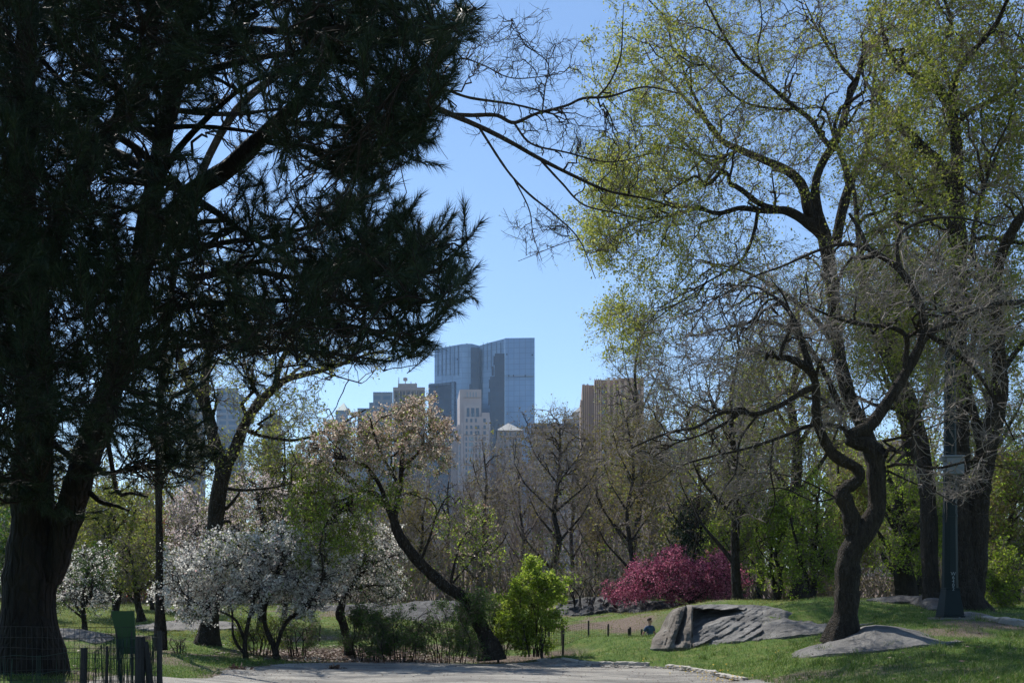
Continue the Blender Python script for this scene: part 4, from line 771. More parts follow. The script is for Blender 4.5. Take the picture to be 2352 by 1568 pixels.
def rock(name,label,top,bot,Yf,Yb,mat,seed,amp=.12,strata=.5,ny=34,nx=110,prof=None,group=None,back=None,steep=.5,slabs=None,extra=None,cat='rock',fit=True,lift=.03):
    """top / bot: silhouette polylines (u,v); Yf (front foot depth), Yb (crest depth) may be functions of u fraction"""
    top=np.array(top,float); bot=np.array(bot,float); u=np.linspace(max(top[0,0],bot[0,0]),min(top[-1,0],bot[-1,0]),nx)
    vt=np.interp(u,top[:,0],top[:,1]); vb=np.interp(u,bot[:,0],bot[:,1]); fr=np.linspace(0,1,nx)
    yf=np.interp(fr,*Yf) if isinstance(Yf,tuple) else np.full(nx,float(Yf)); yb=np.interp(fr,*Yb) if isinstance(Yb,tuple) else np.full(nx,float(Yb))
    if fit:
        yg=np.linspace(-3,3,49); UU=np.repeat(u[:,None],49,1); YY=yf[:,None]+yg[None]; vg=VH-(gz((UU-CU)/F*YY,YY)-CZ)/YY*F
        cst=np.abs(vg-vb[:,None])+np.abs(yg)[None]*1.2; off=yg[np.argmin(cst,1)]; ker=np.ones(9)/9; off=np.convolve(np.pad(off,4,mode='edge'),ker,'valid'); yf=yf+off; yb=yb+off
    Pf=np.stack([(u-CU)/F*yf,yf,CZ-(vb-VH)/F*yf],-1); Pc=np.stack([(u-CU)/F*yb,yb,CZ-(vt-VH)/F*yb],-1)
    t=np.linspace(0,1,ny)
    st=np.interp(fr,*steep) if isinstance(steep,tuple) else np.full(nx,float(steep))
    rise=1-(1-t[None])**(1+2.2*st[:,None]); P=Pf[:,None]*(1-t[None,:,None])+Pc[:,None]*t[None,:,None]; P[:,:,2]=Pf[:,2:3]+(Pc[:,2:3]-Pf[:,2:3])*rise+lift
    # foot skirt below ground and back slope
    sk=P[:,:1].copy(); sk[:,:,2]-=.35; sk[:,:,1]+=.02
    nb=12; tb=np.linspace(0,1,nb+1)[1:]; Bk=P[:,-1:,:]+np.stack([0*tb,tb*(back or 3.),-(tb**2)*(P[:,-1,2].max()*0+.9)],-1)[None]
    P=np.concatenate([P,Bk],1)
    X,Yy,Z=P[...,0],P[...,1],P[...,2]
    s=X*math.cos(.5)-Z*1.9+Yy*.5; e=np.clip(np.minimum(fr,1-fr)/.06,0,1)[:,None]
    led=np.abs(((s*1.5+fbm(X*1.3,Yy*1.3+Z,3,seed))%1)-.5)*2
    dsp=(fbm(X*1.1+seed,Z*1.5+Yy*.8,5,seed)-.5)*amp*2+(led**.6-.5)*strata*amp+(fbm(X*5,Z*6+Yy*4,3,seed+5)-.5)*amp*.5
    cmask=np.ones(P.shape[1]); cmask[ny-6:ny+2]=.45
    if extra is not None: P[...,1]-=extra(u[:,None]+0*Z,VH-(Z-CZ)/Yy*F,X,Yy,Z)*e*np.clip((np.arange(P.shape[1])<ny-1),0,1)
    P[...,1]-=dsp*e*.8; P[...,2]+=dsp*e*.5*cmask
    P=np.concatenate([sk,P],1); P[0,:,2]=np.minimum(P[0,:,2],P[0,1,2]); P[-1,:,2]=np.minimum(P[-1,:,2],P[-1,1,2])
    a,b=P.shape[:2]
    ends0=P[:1].copy(); ends0[:,:,2]-=.5; ends1=P[-1:].copy(); ends1[:,:,2]-=.5; P=np.concatenate([ends0,P,ends1],0); a+=2
    i=np.arange(a-1)[:,None]*b+np.arange(b-1)[None]; Fc=np.stack([i,i+b,i+b+1,i+1],-1).reshape(-1,4)
    um=P[:,:,0]/P[:,:,1]*F+CU; mi=None; mats=[M[mat]]
    if slabs: 
        mats=[M[mat],M[slabs[0]],M['rocksmooth']]; uc=um[:-1,:-1].ravel(); vc=(VH-(P[:-1,:-1,2]-CZ)/P[:-1,:-1,1]*F).ravel(); mi=np.where(slabs[1](uc,vc),1,np.where(slabs[2](uc,vc),2,0))
    o=new_obj(name,P.reshape(-1,3),Fc,None,None,True,mats,mi)
    try: o.data.set_sharp_from_angle(angle=rad(42))
    except Exception: pass
    return tag(o,label,cat,group)
def bigx(u,v,X,Y,Z):
    # two standing slabs at the left, a deep slanting recess right of them
    d=0*u
    edge1=1578-(v-1400)*.30; d+= -.55*np.exp(-((u-edge1)/4.5)**2)*(v<1480)
    line=1455-(u-1592)*.46; above=np.clip((line-v)/5,0,1); d+= -1.1*above*np.clip((u-1592)/5,0,1)*np.clip((1735-u)/35,0,1)*np.clip((v-1398)/6,0,1)
    l2=1428-(u-1592)*.30; d+=.45*np.clip(1-np.abs(v-l2+6)/5,0,1)*(u>1596)*(u<1690)
    d+= .18*np.clip((1590-u)/5,0,1)
    d+= .42*(fbm((v+u*.55)/8.,u/60.,4,77)-.5)*(u>1592)*(u<1750)
    d+= .3*(fbm((u+v*.35)/7.,v/50.,3,78)-.5)*(u<1592)
    return d
rock('boulder','large grey schist boulder with two tilted brown slabs at its left end',[(1493,1490),(1502,1470),(1515,1456),(1524,1448),(1532,1440),(1535,1428),(1545,1408),(1556,1398),(1572,1394),(1600,1391),(1632,1389),(1700,1389),(1760,1391),(1771,1394),(1790,1400),(1830,1410),(1880,1418),(1925,1422),(2010,1428)],
     [(1493,1491),(1540,1492),(1600,1487),(1650,1480),(1700,1473),(1760,1468),(1820,1464),(1870,1458),(1930,1448),(2010,1432)],([0,.2,.5,.8,1],[29.6,29.2,28.7,27.9,27.2]),([0,.05,.2,.5,.6,.8,1],[29.9,30.8,32.,32.2,30.4,29.9,28.6]),'rock',301,amp=.17,strata=.35,ny=60,nx=260,steep=([0,.18,.24,.5,.6,1],[.5,.5,.25,.15,.0,.0]),extra=bigx,
     slabs=('rockbrown',lambda u,v:(u<1593+(1440-v)*.04),lambda u,v:(u>1748+(v-1430)*-.5)))
rock('low_rock','low smooth grey rock bulging from the lawn at the twisted tree foot',[(1820,1508),(1835,1496),(1860,1487),(1890,1480),(1905,1472),(1940,1462),(1970,1450),(1985,1441),(2010,1438),(2060,1442),(2110,1452),(2150,1463),(2170,1467),(2195,1466),(2212,1472)],
     [(1820,1511),(1850,1513),(1900,1506),(1960,1502),(2020,1497),(2090,1488),(2140,1480),(2180,1478),(2212,1474)],([0,.4,1],[21.4,21.2,20.8]),([0,.4,1],[21.8,23.6,22.]),'rocksmooth',302,amp=.09,strata=.3,ny=36,nx=170,steep=.35,back=1.6)
rock('rock_outcrop','dark layered rock outcrop on the meadow rise left of the magenta blossom',[(1262,1400),(1300,1384),(1330,1374),(1380,1371),(1440,1374),(1500,1380),(1560,1386),(1610,1393)],[(1262,1408),(1300,1414),(1350,1412),(1420,1404),(1480,1408),(1530,1409),(1580,1402),(1610,1396)],51,55,'rockdark',303,amp=.3,strata=1.2,nx=150,steep=.2)
rock('rock_outcrop','rounded grey rock back on the meadow seen between the white blossom and the dark shrubs',[(690,1420),(740,1412),(800,1405),(860,1398),(900,1392),(960,1381),(1010,1378),(1070,1384),(1110,1400)],[(690,1445),(760,1452),(850,1462),(920,1450),(1000,1432),(1060,1425),(1110,1412)],47,54,'rockdark',304,amp=.25,strata=.9,nx=150,steep=.15)
rock('rock_outcrop','ragged dark rock ledge on the meadow behind the white crab apples',[(600,1412),(650,1402),(700,1396),(760,1392),(830,1388),(880,1386),(905,1392)],[(600,1420),(680,1418),(760,1420),(830,1412),(905,1402)],53,56,'rockdark',305,amp=.25,strata=1.,nx=110,steep=.2)
rock('rock_outcrop','pale flat rock on the lawn behind the fence and the pine trunk',[(110,1450),(135,1443),(170,1444),(200,1450),(230,1456),(262,1462)],[(110,1468),(150,1466),(180,1470),(215,1480),(240,1478),(262,1468)],32,33.5,'rocksmooth',306,amp=.12,strata=.5,nx=80)
rock('rock_outcrop','brownish flat rock shelf left of the dark elm trunk',[(300,1440),(360,1430),(420,1424),(460,1424),(520,1428),(560,1436)],[(300,1452),(380,1450),(450,1446),(560,1446)],42,45,'rocksmooth',307,amp=.15,strata=.4,nx=80)
rock('rock_outcrop','low rough rock ridge between the twisted tree and the lamp post',[(1990,1378),(2030,1373),(2080,1369),(2120,1371),(2165,1378),(2200,1390)],[(1990,1380),(2050,1385),(2100,1388),(2130,1402),(2170,1406),(2200,1404)],29.5,30.8,'rockdark',308,amp=.16,strata=.8,nx=100)
rock('root_rock','flat stone half buried beside the lamp post foot',[(2200,1416),(2225,1406),(2262,1412),(2290,1420)],[(2200,1424),(2240,1420),(2290,1424)],26.5,27.2,'rock',309,amp=.05,strata=.3,nx=50,ny=14)
# kerb stones
M['kerb']=simple('pale_granite',(.27,.255,.23),.85,noise=(.4,.375,.33),scale=6,bump=.5,bscale=25)
def stone(name,label,a,b,w,h,seed,cat='kerb stone',group=None,mat='kerb',n=14):
    rng=np.random.default_rng(seed); a=np.array(a);b=np.array(b); d=nrm((b-a)[:2]); s=np.array([-d[1],d[0]]); L=[]
    t=np.linspace(0,1,n); base=a[None]*(1-t[:,None])+b[None]*t[:,None]
    prof=[(-.5,-.1),(-.5,.7),(-.42,.97),(.0,1.03),(.42,.95),(.5,.7),(.5,-.1)]
    V=[]
    for k,p in enumerate(base):
        e=.86 if k in(0,n-1) else 1
        for (q,z) in prof: V.append((p[0]+s[0]*q*w*e+rng.normal(0,.008),p[1]+s[1]*q*w*e+rng.normal(0,.008),p[2]+z*h*e+rng.normal(0,.007)))
    m=len(prof); Fc=[[k*m+j,k*m+j+1,(k+1)*m+j+1,(k+1)*m+j] for k in range(n-1) for j in range(m-1)]+[list(range(m))[::-1],list(range((n-1)*m,n*m))]
    Fc+= [[k*m+m-1,k*m,(k+1)*m,(k+1)*m+m-1] for k in range(n-1)]
    return tag(new_obj(name,V,Fc,M[mat]),label,cat,group)
def gp(u,Y,dz=0): x=(u-CU)/F*Y; return (x,Y,g1(x,Y)+dz)
KS=[('short broken kerb stone at the far corner of the path',1236,29.6,1262,29.2,.13,.07),('narrow kerb stone right of the broken one at the far corner of the path',1292,29.0,1330,28.6,.15,.09),('long pale kerb stone, first half of the straight run',1332,28.55,1410,28.0,.15,.09),
 ('long pale kerb stone, second half of the straight run below the lawn',1412,27.98,1490,27.4,.15,.1),('tilted kerb stone starting the curved run beside the gap',1532,26.7,1590,25.6,.15,.1),('middle kerb stone of the curved run above the dandelions',1592,25.5,1645,24.0,.15,.09),('last low kerb stone of the curved run, nearest the bottom edge',1648,23.9,1712,22.1,.15,.07),
 ]
for i,(l,u0,Y0,u1,Y1,w,h) in enumerate(KS): stone('kerb_stone',l,gp(u0,Y0),gp(u1,Y1),w,h,400+i,group='kerb stones along the path')
stone('kerb_stone','pale straight kerb piece at the right edge of the lawn by the dirt track',gp(2298,25.4),gp(2352,24.3),.22,.16,410,group='kerb stones by the dirt track')
stone('kerb_stone','mossy grey kerb piece next to the lamp post end of the dirt track',gp(2262,26.6),gp(2296,25.5),.22,.11,411,group='kerb stones by the dirt track')
def rubble():
    rng=np.random.default_rng(420); mb=[];Fc=[];b=0
    import bmesh
    for k in range(110):
        u=rng.uniform(1300,1640); Y=np.interp(u,[1236,1490,1590,1640],[29.2,27.2,25.2,23.9])-rng.uniform(.15,.75); r=rng.uniform(.012,.045); c=gp(u,Y,.06)
        ph=nrm(rng.normal(0,1,(8,3))); bm=bmesh.new()
        for p in ph: bm.verts.new((c[0]+p[0]*r*1.6,c[1]+p[1]*r*1.2,c[2]+p[2]*r*.6))
        bmesh.ops.convex_hull(bm,input=bm.verts); bm.verts.index_update()
        for v in bm.verts: mb.append(tuple(v.co))
        Fc+=[[v.index+b for v in f.verts] for f in bm.faces]; b+=len(bm.verts); bm.free()
    tag(new_obj('gravel_rubble',mb,Fc,M['kerb']),'loose pale stone chips in the gutter below the kerb','gravel',kind='stuff')
rubble()
# debris heaps on the path
def heap(label,u,Y,r,seed):
    rng=np.random.default_rng(seed); c=gp(u,Y,.03); V=[];Fc=[];b=0
    for k in range(90):
        p=np.array([c[0]+rng.normal(0,r),c[1]+rng.normal(0,r*.4),c[2]+abs(rng.normal(0,.025))]); v,f=cards(p[None],.11,rng,.5); V.append(v);Fc.append(f+b);b+=4
    V=np.concatenate(V); o=new_obj('leaf_debris',V,np.concatenate(Fc),M['litter']); tag(o,label,'debris',kind='stuff')
heap('longest smear of brown debris at the far edge of the path',875,28.2,.35,431); heap('small dark clump of leaf debris left on the path',545,24.4,.09,432); heap('tiny brown clump on the path below the white crab apples',770,25.6,.1,433)
# ------------------------------------------------------------ fences
M['wire']=simple('dark_wire',(.02,.022,.02),.55,.3); M['wiremesh']=simple('rusty_mesh_wire',(.05,.04,.035),.7,.3); M['post']=simple('blackened_post',(.02,.02,.02),.8,noise=(.04,.035,.03),scale=12,bump=.4)
M['rope']=simple('green_plastic_cord',(.02,.06,.045),.6); M['board']=simple('green_board',(.018,.065,.016),.6,noise=(.013,.05,.013),scale=4)
def fence(name,label,posts,h,dz,dx,r,postr,mat,cat='fence',group=None,sag=0.,postlabels=None,htop=None):
    pts=[np.array(p,float) for p in posts]; root=empty(name,pts[0],label,cat,group); mb=[];mr=[]
    V=[];Fc=[];b=0; segP=[]; 
    for a,c in zip(pts[:-1],pts[1:]):
        L=np.linalg.norm((c-a)[:2]); nv=max(1,int(L/dx))
        for k in range(nv):
            t=k/nv; p=a*(1-t)+c*t; segP.append([[*p[:2],p[2]+.02],[p[0],p[1],p[2]+h*.5],[p[0],p[1],p[2]+h]])
    P=np.array(segP); v,f=tubes(P,np.full(P.shape[:2],r),3); V.append(v);Fc.append(f);b+=len(v)
    for z in np.arange(dz,h+.001,dz):
        for a,c in zip(pts[:-1],pts[1:]):
            t=np.linspace(0,1,8)[:,None]; q=a*(1-t)+c*t+np.array([0,0,z]); q[:,2]-=sag*np.sin(np.pi*t[:,0])
            v,f=tubes(q[None],np.full((1,8),r*1.15),3); V.append(v);Fc.append(f+b);b+=len(v)
    new_obj('wire_mesh',np.concatenate(V),np.concatenate(Fc),M[mat],root)
    for i,p in enumerate(pts):
        m=MB(); lx=((i*37)%5-2)*.02; m.tube([[p[0],p[1],p[2]-.2],[p[0]+lx*.5,p[1],p[2]+h*.5],[p[0]+lx,p[1],p[2]+h*1.06]],[postr,postr*.95,postr*.85],7); m.build('post',M['post'],root)
    return root
def fp(u,Y): x=(u-CU)/F*Y; return (x,Y,g1(x,Y))
fence('wire_fence','low wire mesh fence across the meadow between the bright green shrub and the jogger',[fp(1262,37.6),fp(1352,38),fp(1395,38.2),fp(1445,38)],1.15,.07,.07,.0032,.04,'wiremesh')
fence('wire_fence','short angled end panel of mesh right beside the jogger',[fp(1450,38.0),fp(1474,37.8),fp(1486,37.2)],1.2,.07,.07,.0032,.045,'wiremesh')
fence('wire_fence','ankle-high mesh fence behind the leaf bed with one short dark post',[fp(560,36),fp(640,36),fp(733,36),fp(815,36),fp(890,35.6)],.55,.06,.07,.003,.035,'wiremesh')
fence('wire_fence','dark mesh fence with black posts around the bright green shrub',[fp(1145,30.2),fp(1245,29.9),fp(1292,30.6),fp(1292,33)],.85,.07,.08,.003,.04,'wiremesh')
def nearfence():
    Y=9.4; z0=0.02
    P=lambda u,z,y=Y: ((u-CU)/F*y,y,z)
    root=empty('wire_fence',P(200,z0),'tall dark wire fence with loose mesh in the bottom left corner, closest to the camera','fence'); V=[];Fc=[];b=0
    rng=np.random.default_rng(440)
    def add(q,r,s=4):
        nonlocal b
        q=np.array(q,float); v,f=tubes(q[None],np.full((1,len(q)),r),s); V.append(v);Fc.append(f+b);b+=len(v)
    us=np.linspace(-120,366,12)
    for k in range(13):
        z=1.42-.1*k; add([P(u,z+.006*math.sin(u*.02+k)+.004*rng.normal(),Y+.03*math.sin(u*.015)) for u in us],.0022)
    for u in np.arange(-110,366,12.2):
        d=rng.normal()*5; add([P(u+d,0),P(u+d*.6,.5,Y+.02),P(u,1.42)],.0018)
    new_obj('wire_mesh',np.concatenate(V),np.concatenate(Fc),M['wire'],root)
    V.clear();Fc.clear();b=0
    # crumpled second mesh hanging behind: fanned wires
    top=lambda u: np.interp(u,[-100,60,150,225,245,262,300,345,372,392],[1.2,1.13,1.12,1.14,1.25,1.28,1.27,1.30,1.34,1.40][:10])
    for k in range(190):
        u=rng.uniform(215,372) if k<150 else rng.uniform(-60,215); zt={True:1.3}.get(False,None)
        zt=np.interp(u,[-60,50,60,215,232,262,300,340,372],[1.12,1.12,1.14,1.18,1.25,1.3,1.32,1.36,1.38]); 
        if u>300: zt-=.02
        d=(rng.normal()*13 if k<150 else rng.normal()*4); add([P(u,zt-.0,Y+.12),P(u+d*.3,.9,Y+.2+.05*rng.normal()),P(u+d*.8,.4,Y+.22),P(u+d,0,Y+.2)],.0022,3)
    for k in range(6):
        add([P(u,np.interp(u,[-60,60,215,250,300,340,372],[1.12,1.14,1.18,1.27,1.3,1.34,1.38])-.17*k+.012*math.sin(u*.05+k),Y+.13) for u in np.linspace(-80,372,26)],.0026,3)
    new_obj('loose_mesh',np.concatenate(V),np.concatenate(Fc),M['rope'],root)
    for (u,zt,w,le) in [(193,1.22,.036,6),(322,1.33,.05,2),(366,1.38,.028,0),(246,1.24,.014,4)]:
        m=MB(); m.tube([P(u-le,-.1,Y+.05),P(u-le*.5,.6,Y+.05),P(u,zt,Y+.05)],[w,w*.97,w*.9],9); m.build('post',M['post'],root)
    m=MB(); m.tube([P(368,.0,Y+.12),P(350,.7,Y+.1),P(334,1.28,Y+.06)],[.036,.034,.03],8); m.build('brace',M['post'],root)
    # board
    m=MB(); y=Y+.45; q=[P(257,1.41*1.03,y),P(306,1.41*1.03,y),P(314,.96,y+.1),P(274,.98,y+.1)]
    q=[P(254,1.545,y),P(307,1.545,y),P(313,1.07,y+.06),P(276,1.07,y+.06)]
    q=[np.array([p[0],p[1],CZ-(v-VH)/F*p[1]]) for p,v in zip(q,(1402,1402,1501,1501))]; n=np.array([0,.02,0])
    m.add([*q,*[p+n for p in q]],[[0,3,2,1],[4,5,6,7],[0,1,5,4],[1,2,6,5],[2,3,7,6],[3,0,4,7]])
    o=m.build('green_board',M['board']); tag(o,'tapered dark green board standing behind the near wire fence','board')
    m=MB(); m.tube([q[3]+np.array([.05,.03,-1.0]),q[0]+np.array([.03,.03,-.02])],[.012,.012],5); m.tube([q[2]+np.array([-.05,.03,-1.0]),q[1]+np.array([-.03,.03,-.02])],[.012,.012],5); m.build('stake',M['post'],o).location=(0,0,0)
nearfence()
# ------------------------------------------------------------ lamp post
M['lampgreen']=simple('dark_green_paint',(.006,.014,.016),.6,noise=(.009,.019,.021),scale=3,spec=.2); M['boxgrey']=simple('grey_plastic',(.13,.155,.18),.5); M['lettering']=simple('pale_lettering',(.25,.29,.31),.6); M['darkglass']=simple('dark_hole',(.02,.02,.025),.3)
def lamp():
    Y=26.; c=np.array([(2182-CU)/F*Y,Y,0]); z0=g1(c[0],Y); zb=CZ-(1420-VH)/F*Y; s=Y/F
    root=empty('lamp_post',(c[0],Y,zb),'tall dark green steel lamp post with a flared base in front of the many-stemmed tree','lamp post')
    def octo(r,rot=math.pi/8): return [(c[0]+r*math.cos(rot+k*math.pi/4),Y+r*math.sin(rot+k*math.pi/4)) for k in range(8)]
    m=MB(); m.prism([(c[0]-.42,Y-.4),(c[0]+.46,Y-.42),(c[0]+.5,Y+.4),(c[0]-.42,Y+.4)],min(z0,zb)-.3,zb+.03); m.build('footing',simple('worn_concrete',(.14,.13,.12),.9,noise=(.2,.19,.17)),root)
    def frust(z0_,r0,z1_,r1,n=4,rot=math.pi/4):
        a=[(c[0]+r0*math.cos(rot+k*2*math.pi/n),Y+r0*math.sin(rot+k*2*math.pi/n),z0_) for k in range(n)]; b=[(c[0]+r1*math.cos(rot+k*2*math.pi/n),Y+r1*math.sin(rot+k*2*math.pi/n),z1_) for k in range(n)]
        return a+b,[list(range(n))[::-1],list(range(n,2*n))]+[[k,(k+1)%n,n+(k+1)%n,n+k] for k in range(n)]
    zt=CZ-(1354-VH)/F*Y; m=MB(); v,f=frust(zb+.033,.40,zb+.08,.40); m.add(v,f); v,f=frust(zb+.083,.375,zt,.25); m.add(v,f); v,f=frust(zt+.002,.265,zt+.05,.25); m.add(v,f)
    o=m.build('base_cover',M['lampgreen'],root); bv=o.modifiers.new('b','BEVEL'); bv.width=.015; bv.segments=2
    top=CZ-(770-VH)/F*Y; m=MB(); v,f=frust(zt+.052,.2,top,.12,8,math.pi/8); m.add(v,f); o=m.build('pole',M['lampgreen'],root)
    m=MB(); zc=CZ-(1186-VH)/F*Y; v,f=frust(zc,.19,zc+.05,.19,8,math.pi/8); m.add(v,f); m.build('collar',M['lampgreen'],root)
    # control box
    bx0,bx1=(2156-CU)*s,(2188-CU)*s; z1=CZ-(1050-VH)/F*Y; z2=CZ-(1093-VH)/F*Y
    m=MB(); m.box(bx0+.03,bx1+.12,Y-.42,Y-.17,z2,z1-.06); m.box(bx0-.02,bx1+.14,Y-.44,Y-.17,z1-.058,z1); o=m.build('control_box',M['boxgrey'],root); bv=o.modifiers.new('b','BEVEL'); bv.width=.015; bv.segments=2
    m=MB(); m.box(bx0+.1,bx0+.16,Y-.428,Y-.419,z2+.22,z2+.31); w=m.build('window',M['darkglass'],o); w.location=(0,0,0)
    m=MB(); 
    for zz in (z2+.1,z2+.35): w=MB().box(bx0-.08,bx0+.028,Y-.38,Y-.2,zz,zz+.1).build('bracket',M['boxgrey'],o)
    m=MB(); m.box((2182-CU)*s-.03,(2182-CU)*s+.03,Y-.34,Y-.26,z2-.07,z2-.003); w=m.build('conduit',M['boxgrey'],o); w.location=(0,0,0)
    # lettering: W 6 4 0 2, stacked
    G={'W':["10001","10001","10101","10101","01010"],'6':["01110","10000","11110","10001","01110"],'4':["10010","10010","11111","00010","00010"],'0':["01110","10001","10001","10001","01110"],'2':["11110","00001","01110","10000","11111"]}
    z=CZ-(1312-VH)/F*Y; yy=Y-.197; 
    for ch in 'W6402':
        cu=bpy.data.curves.new('letter','FONT'); cu.body=ch; cu.size=.125; cu.extrude=.002; cu.align_x='CENTER'
        t0=bpy.data.objects.new('tmp',cu); C.objects.link(t0); bpy.context.view_layer.update(); me=bpy.data.meshes.new_from_object(t0.evaluated_get(bpy.context.evaluated_depsgraph_get())); bpy.data.objects.remove(t0)
        t=bpy.data.objects.new('lettering',me); C.objects.link(t); me.materials.clear(); me.materials.append(M['lettering']); t.parent=root; t.rotation_euler=(math.pi/2,0,0); t.location=(-.0,yy-Y,z-.1-zb); z-=.098
    m=MB(); v,f=frust(top,.14,top+.12,.03,8,math.pi/8); m.add(v,f); m.build('finial',M['lampgreen'],root)
lamp()
# ------------------------------------------------------------ skyline
def gridmat(name,c1,c2,mortar,sx,sz,ms=.12,rough=.25,metal=.0,spec=.5,bumpy=0.):
    m,nt,b=nodes(name); b.inputs['Roughness'].default_value=rough; b.inputs['Metallic'].default_value=metal; b.inputs['Specular IOR Level'].default_value=spec
    tc=N(nt,'ShaderNodeTexCoord'); sp=N(nt,'ShaderNodeSeparateXYZ'); nt.links.new(tc.outputs['Object'],sp.inputs[0])
    ma=N(nt,'ShaderNodeMath',operation='MULTIPLY_ADD'); ma.inputs[1].default_value=.8; nt.links.new(sp.outputs['Y'],ma.inputs[0]); nt.links.new(sp.outputs['X'],ma.inputs[2])
    cb=N(nt,'ShaderNodeCombineXYZ'); nt.links.new(ma.outputs[0],cb.inputs[0]); nt.links.new(sp.outputs['Z'],cb.inputs[1])
    br=N(nt,'ShaderNodeTexBrick'); br.offset=0; br.inputs['Scale'].default_value=1; br.inputs['Brick Width'].default_value=sx; br.inputs['Row Height'].default_value=sz; br.inputs['Mortar Size'].default_value=ms; br.inputs['Mortar Smooth'].default_value=.1
    br.inputs['Color1'].default_value=(*c1,1); br.inputs['Color2'].default_value=(*c2,1); br.inputs['Mortar'].default_value=(*mortar,1); br.inputs['Bias'].default_value=0
    nt.links.new(cb.outputs[0],br.inputs['Vector'])
    nz=N(nt,'ShaderNodeTexNoise',Scale=.03,Detail=3.0); nt.links.new(tc.outputs['Object'],nz.inputs['Vector']); rr=ramp(nt,[(.3,(.82,.82,.82)),(.7,(1.1,1.1,1.1))]); nt.links.new(nz.outputs['Fac'],rr.inputs[0])
    mx=N(nt,'ShaderNodeMix',data_type='RGBA',blend_type='MULTIPLY'); mx.inputs[0].default_value=1; nt.links.new(br.outputs['Color'],mx.inputs[6]); nt.links.new(rr.outputs[0],mx.inputs[7]); nt.links.new(mx.outputs[2],b.inputs['Base Color'])
    return m
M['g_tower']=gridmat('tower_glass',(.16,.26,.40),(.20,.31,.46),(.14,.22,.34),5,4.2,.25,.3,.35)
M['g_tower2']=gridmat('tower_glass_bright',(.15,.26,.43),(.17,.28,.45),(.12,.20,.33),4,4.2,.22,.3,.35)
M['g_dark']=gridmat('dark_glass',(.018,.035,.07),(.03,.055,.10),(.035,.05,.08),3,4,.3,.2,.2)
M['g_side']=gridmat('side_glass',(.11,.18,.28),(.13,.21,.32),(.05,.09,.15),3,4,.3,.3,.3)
M['st_mauve']=simple('pale_limestone',(.34,.315,.325),.85,noise=(.42,.39,.40),scale=.12)
M['brown']=simple('tan_brick',(.50,.35,.25),.9,noise=(.56,.40,.29),scale=.2); M['browndk']=simple('brown_brick',(.33,.24,.19),.9,noise=(.38,.28,.22),scale=.2)
M['greystone']=simple('grey_stone',(.26,.24,.24),.9,noise=(.34,.31,.3),scale=.2); M['copper']=simple('dull_metal_roof',(.17,.18,.18),.7,noise=(.25,.25,.24),scale=.3)
M['verdigris']=simple('green_copper',(.13,.22,.2),.6,noise=(.18,.28,.25),scale=.2); M['slab']=gridmat('banded_facade',(.08,.095,.12),(.12,.13,.15),(.33,.29,.26),30,3.6,.9,.5); M['bluebands']=gridmat('blue_banded_facade',(.06,.13,.22),(.09,.17,.27),(.17,.22,.28),6,3.8,.8,.4)
M['brownbands']=gridmat('brown_glass_facade',(.035,.04,.055),(.05,.055,.07),(.17,.14,.12),2.6,14,.5,.4); M['win']=simple('window_glass',(.05,.09,.14),.15); M['winl']=simple('pale_window',(.2,.27,.33),.2)
def fpnt(u,Y): return ((u-CU)/F*Y,Y)
def zz(v,Y): return CZ-(v-VH)/F*Y
GB=-4.
def building(name,label,u,Y,cat='building',group=None): x,y=fpnt(u,Y); return empty(name,(x,y,GB),label,cat,group)
def bprism(root,name,pts,vt,mat,zb=None,Yref=None,mats=None):
    """pts list of (u,Y) seen from above counter-clockwise; vt scalar or list of roof heights (v read at each point's depth)"""
    P=[fpnt(*p) for p in pts]; n=len(P); vt=[vt]*n if np.isscalar(vt) else vt; Yr=min(p[1] for p in pts) if Yref is None else Yref
    zt=[zz(v,Yr) for v in vt]; m=MB(); m.prism(P,GB if zb is None else zz(zb,Yr),zt); o=m.build(name,M[mat],root); 
    if root.type=='MESH': o.location=(0,0,0)
    return o
def pane(root,name,u0,v0,u1,v1,Y,mat,proud=.15,depth=.12):
    x0,x1=(u0-CU)/F*Y,(u1-CU)/F*Y; m=MB(); m.box(x0,x1,Y-proud,Y-proud+depth,zz(v1,Y),zz(v0,Y)); o=m.build(name,M[mat],root)
    if root.type=='MESH': o.location=(0,0,0)
    return o
# twin glass towers
T=building('glass_tower','left, slightly lower of the twin blue glass towers',1050,800,group='twin glass towers')
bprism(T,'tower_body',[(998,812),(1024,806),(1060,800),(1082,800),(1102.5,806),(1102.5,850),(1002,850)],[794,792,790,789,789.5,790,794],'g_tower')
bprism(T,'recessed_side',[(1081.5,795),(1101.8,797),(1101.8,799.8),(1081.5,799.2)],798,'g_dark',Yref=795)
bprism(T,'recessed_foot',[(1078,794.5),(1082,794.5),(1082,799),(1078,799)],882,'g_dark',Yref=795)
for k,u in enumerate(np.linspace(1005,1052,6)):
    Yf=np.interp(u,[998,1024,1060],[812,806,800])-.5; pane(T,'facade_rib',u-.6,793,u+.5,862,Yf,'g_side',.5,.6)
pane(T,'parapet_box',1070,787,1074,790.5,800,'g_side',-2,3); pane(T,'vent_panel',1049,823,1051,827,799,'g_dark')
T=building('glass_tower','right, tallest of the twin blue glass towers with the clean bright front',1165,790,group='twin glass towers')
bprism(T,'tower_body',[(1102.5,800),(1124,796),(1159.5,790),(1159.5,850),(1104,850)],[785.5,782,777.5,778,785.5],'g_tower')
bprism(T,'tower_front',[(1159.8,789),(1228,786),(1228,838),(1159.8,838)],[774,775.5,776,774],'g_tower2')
pane(T,'dark_reflection',1136.5,812,1158.8,865,789.5,'g_dark',.6,.8); pane(T,'dark_reflection',1125.5,865,1158.6,1040,789.3,'g_dark',.6,.8)  # dark glass panels paint in the reflection of another tower
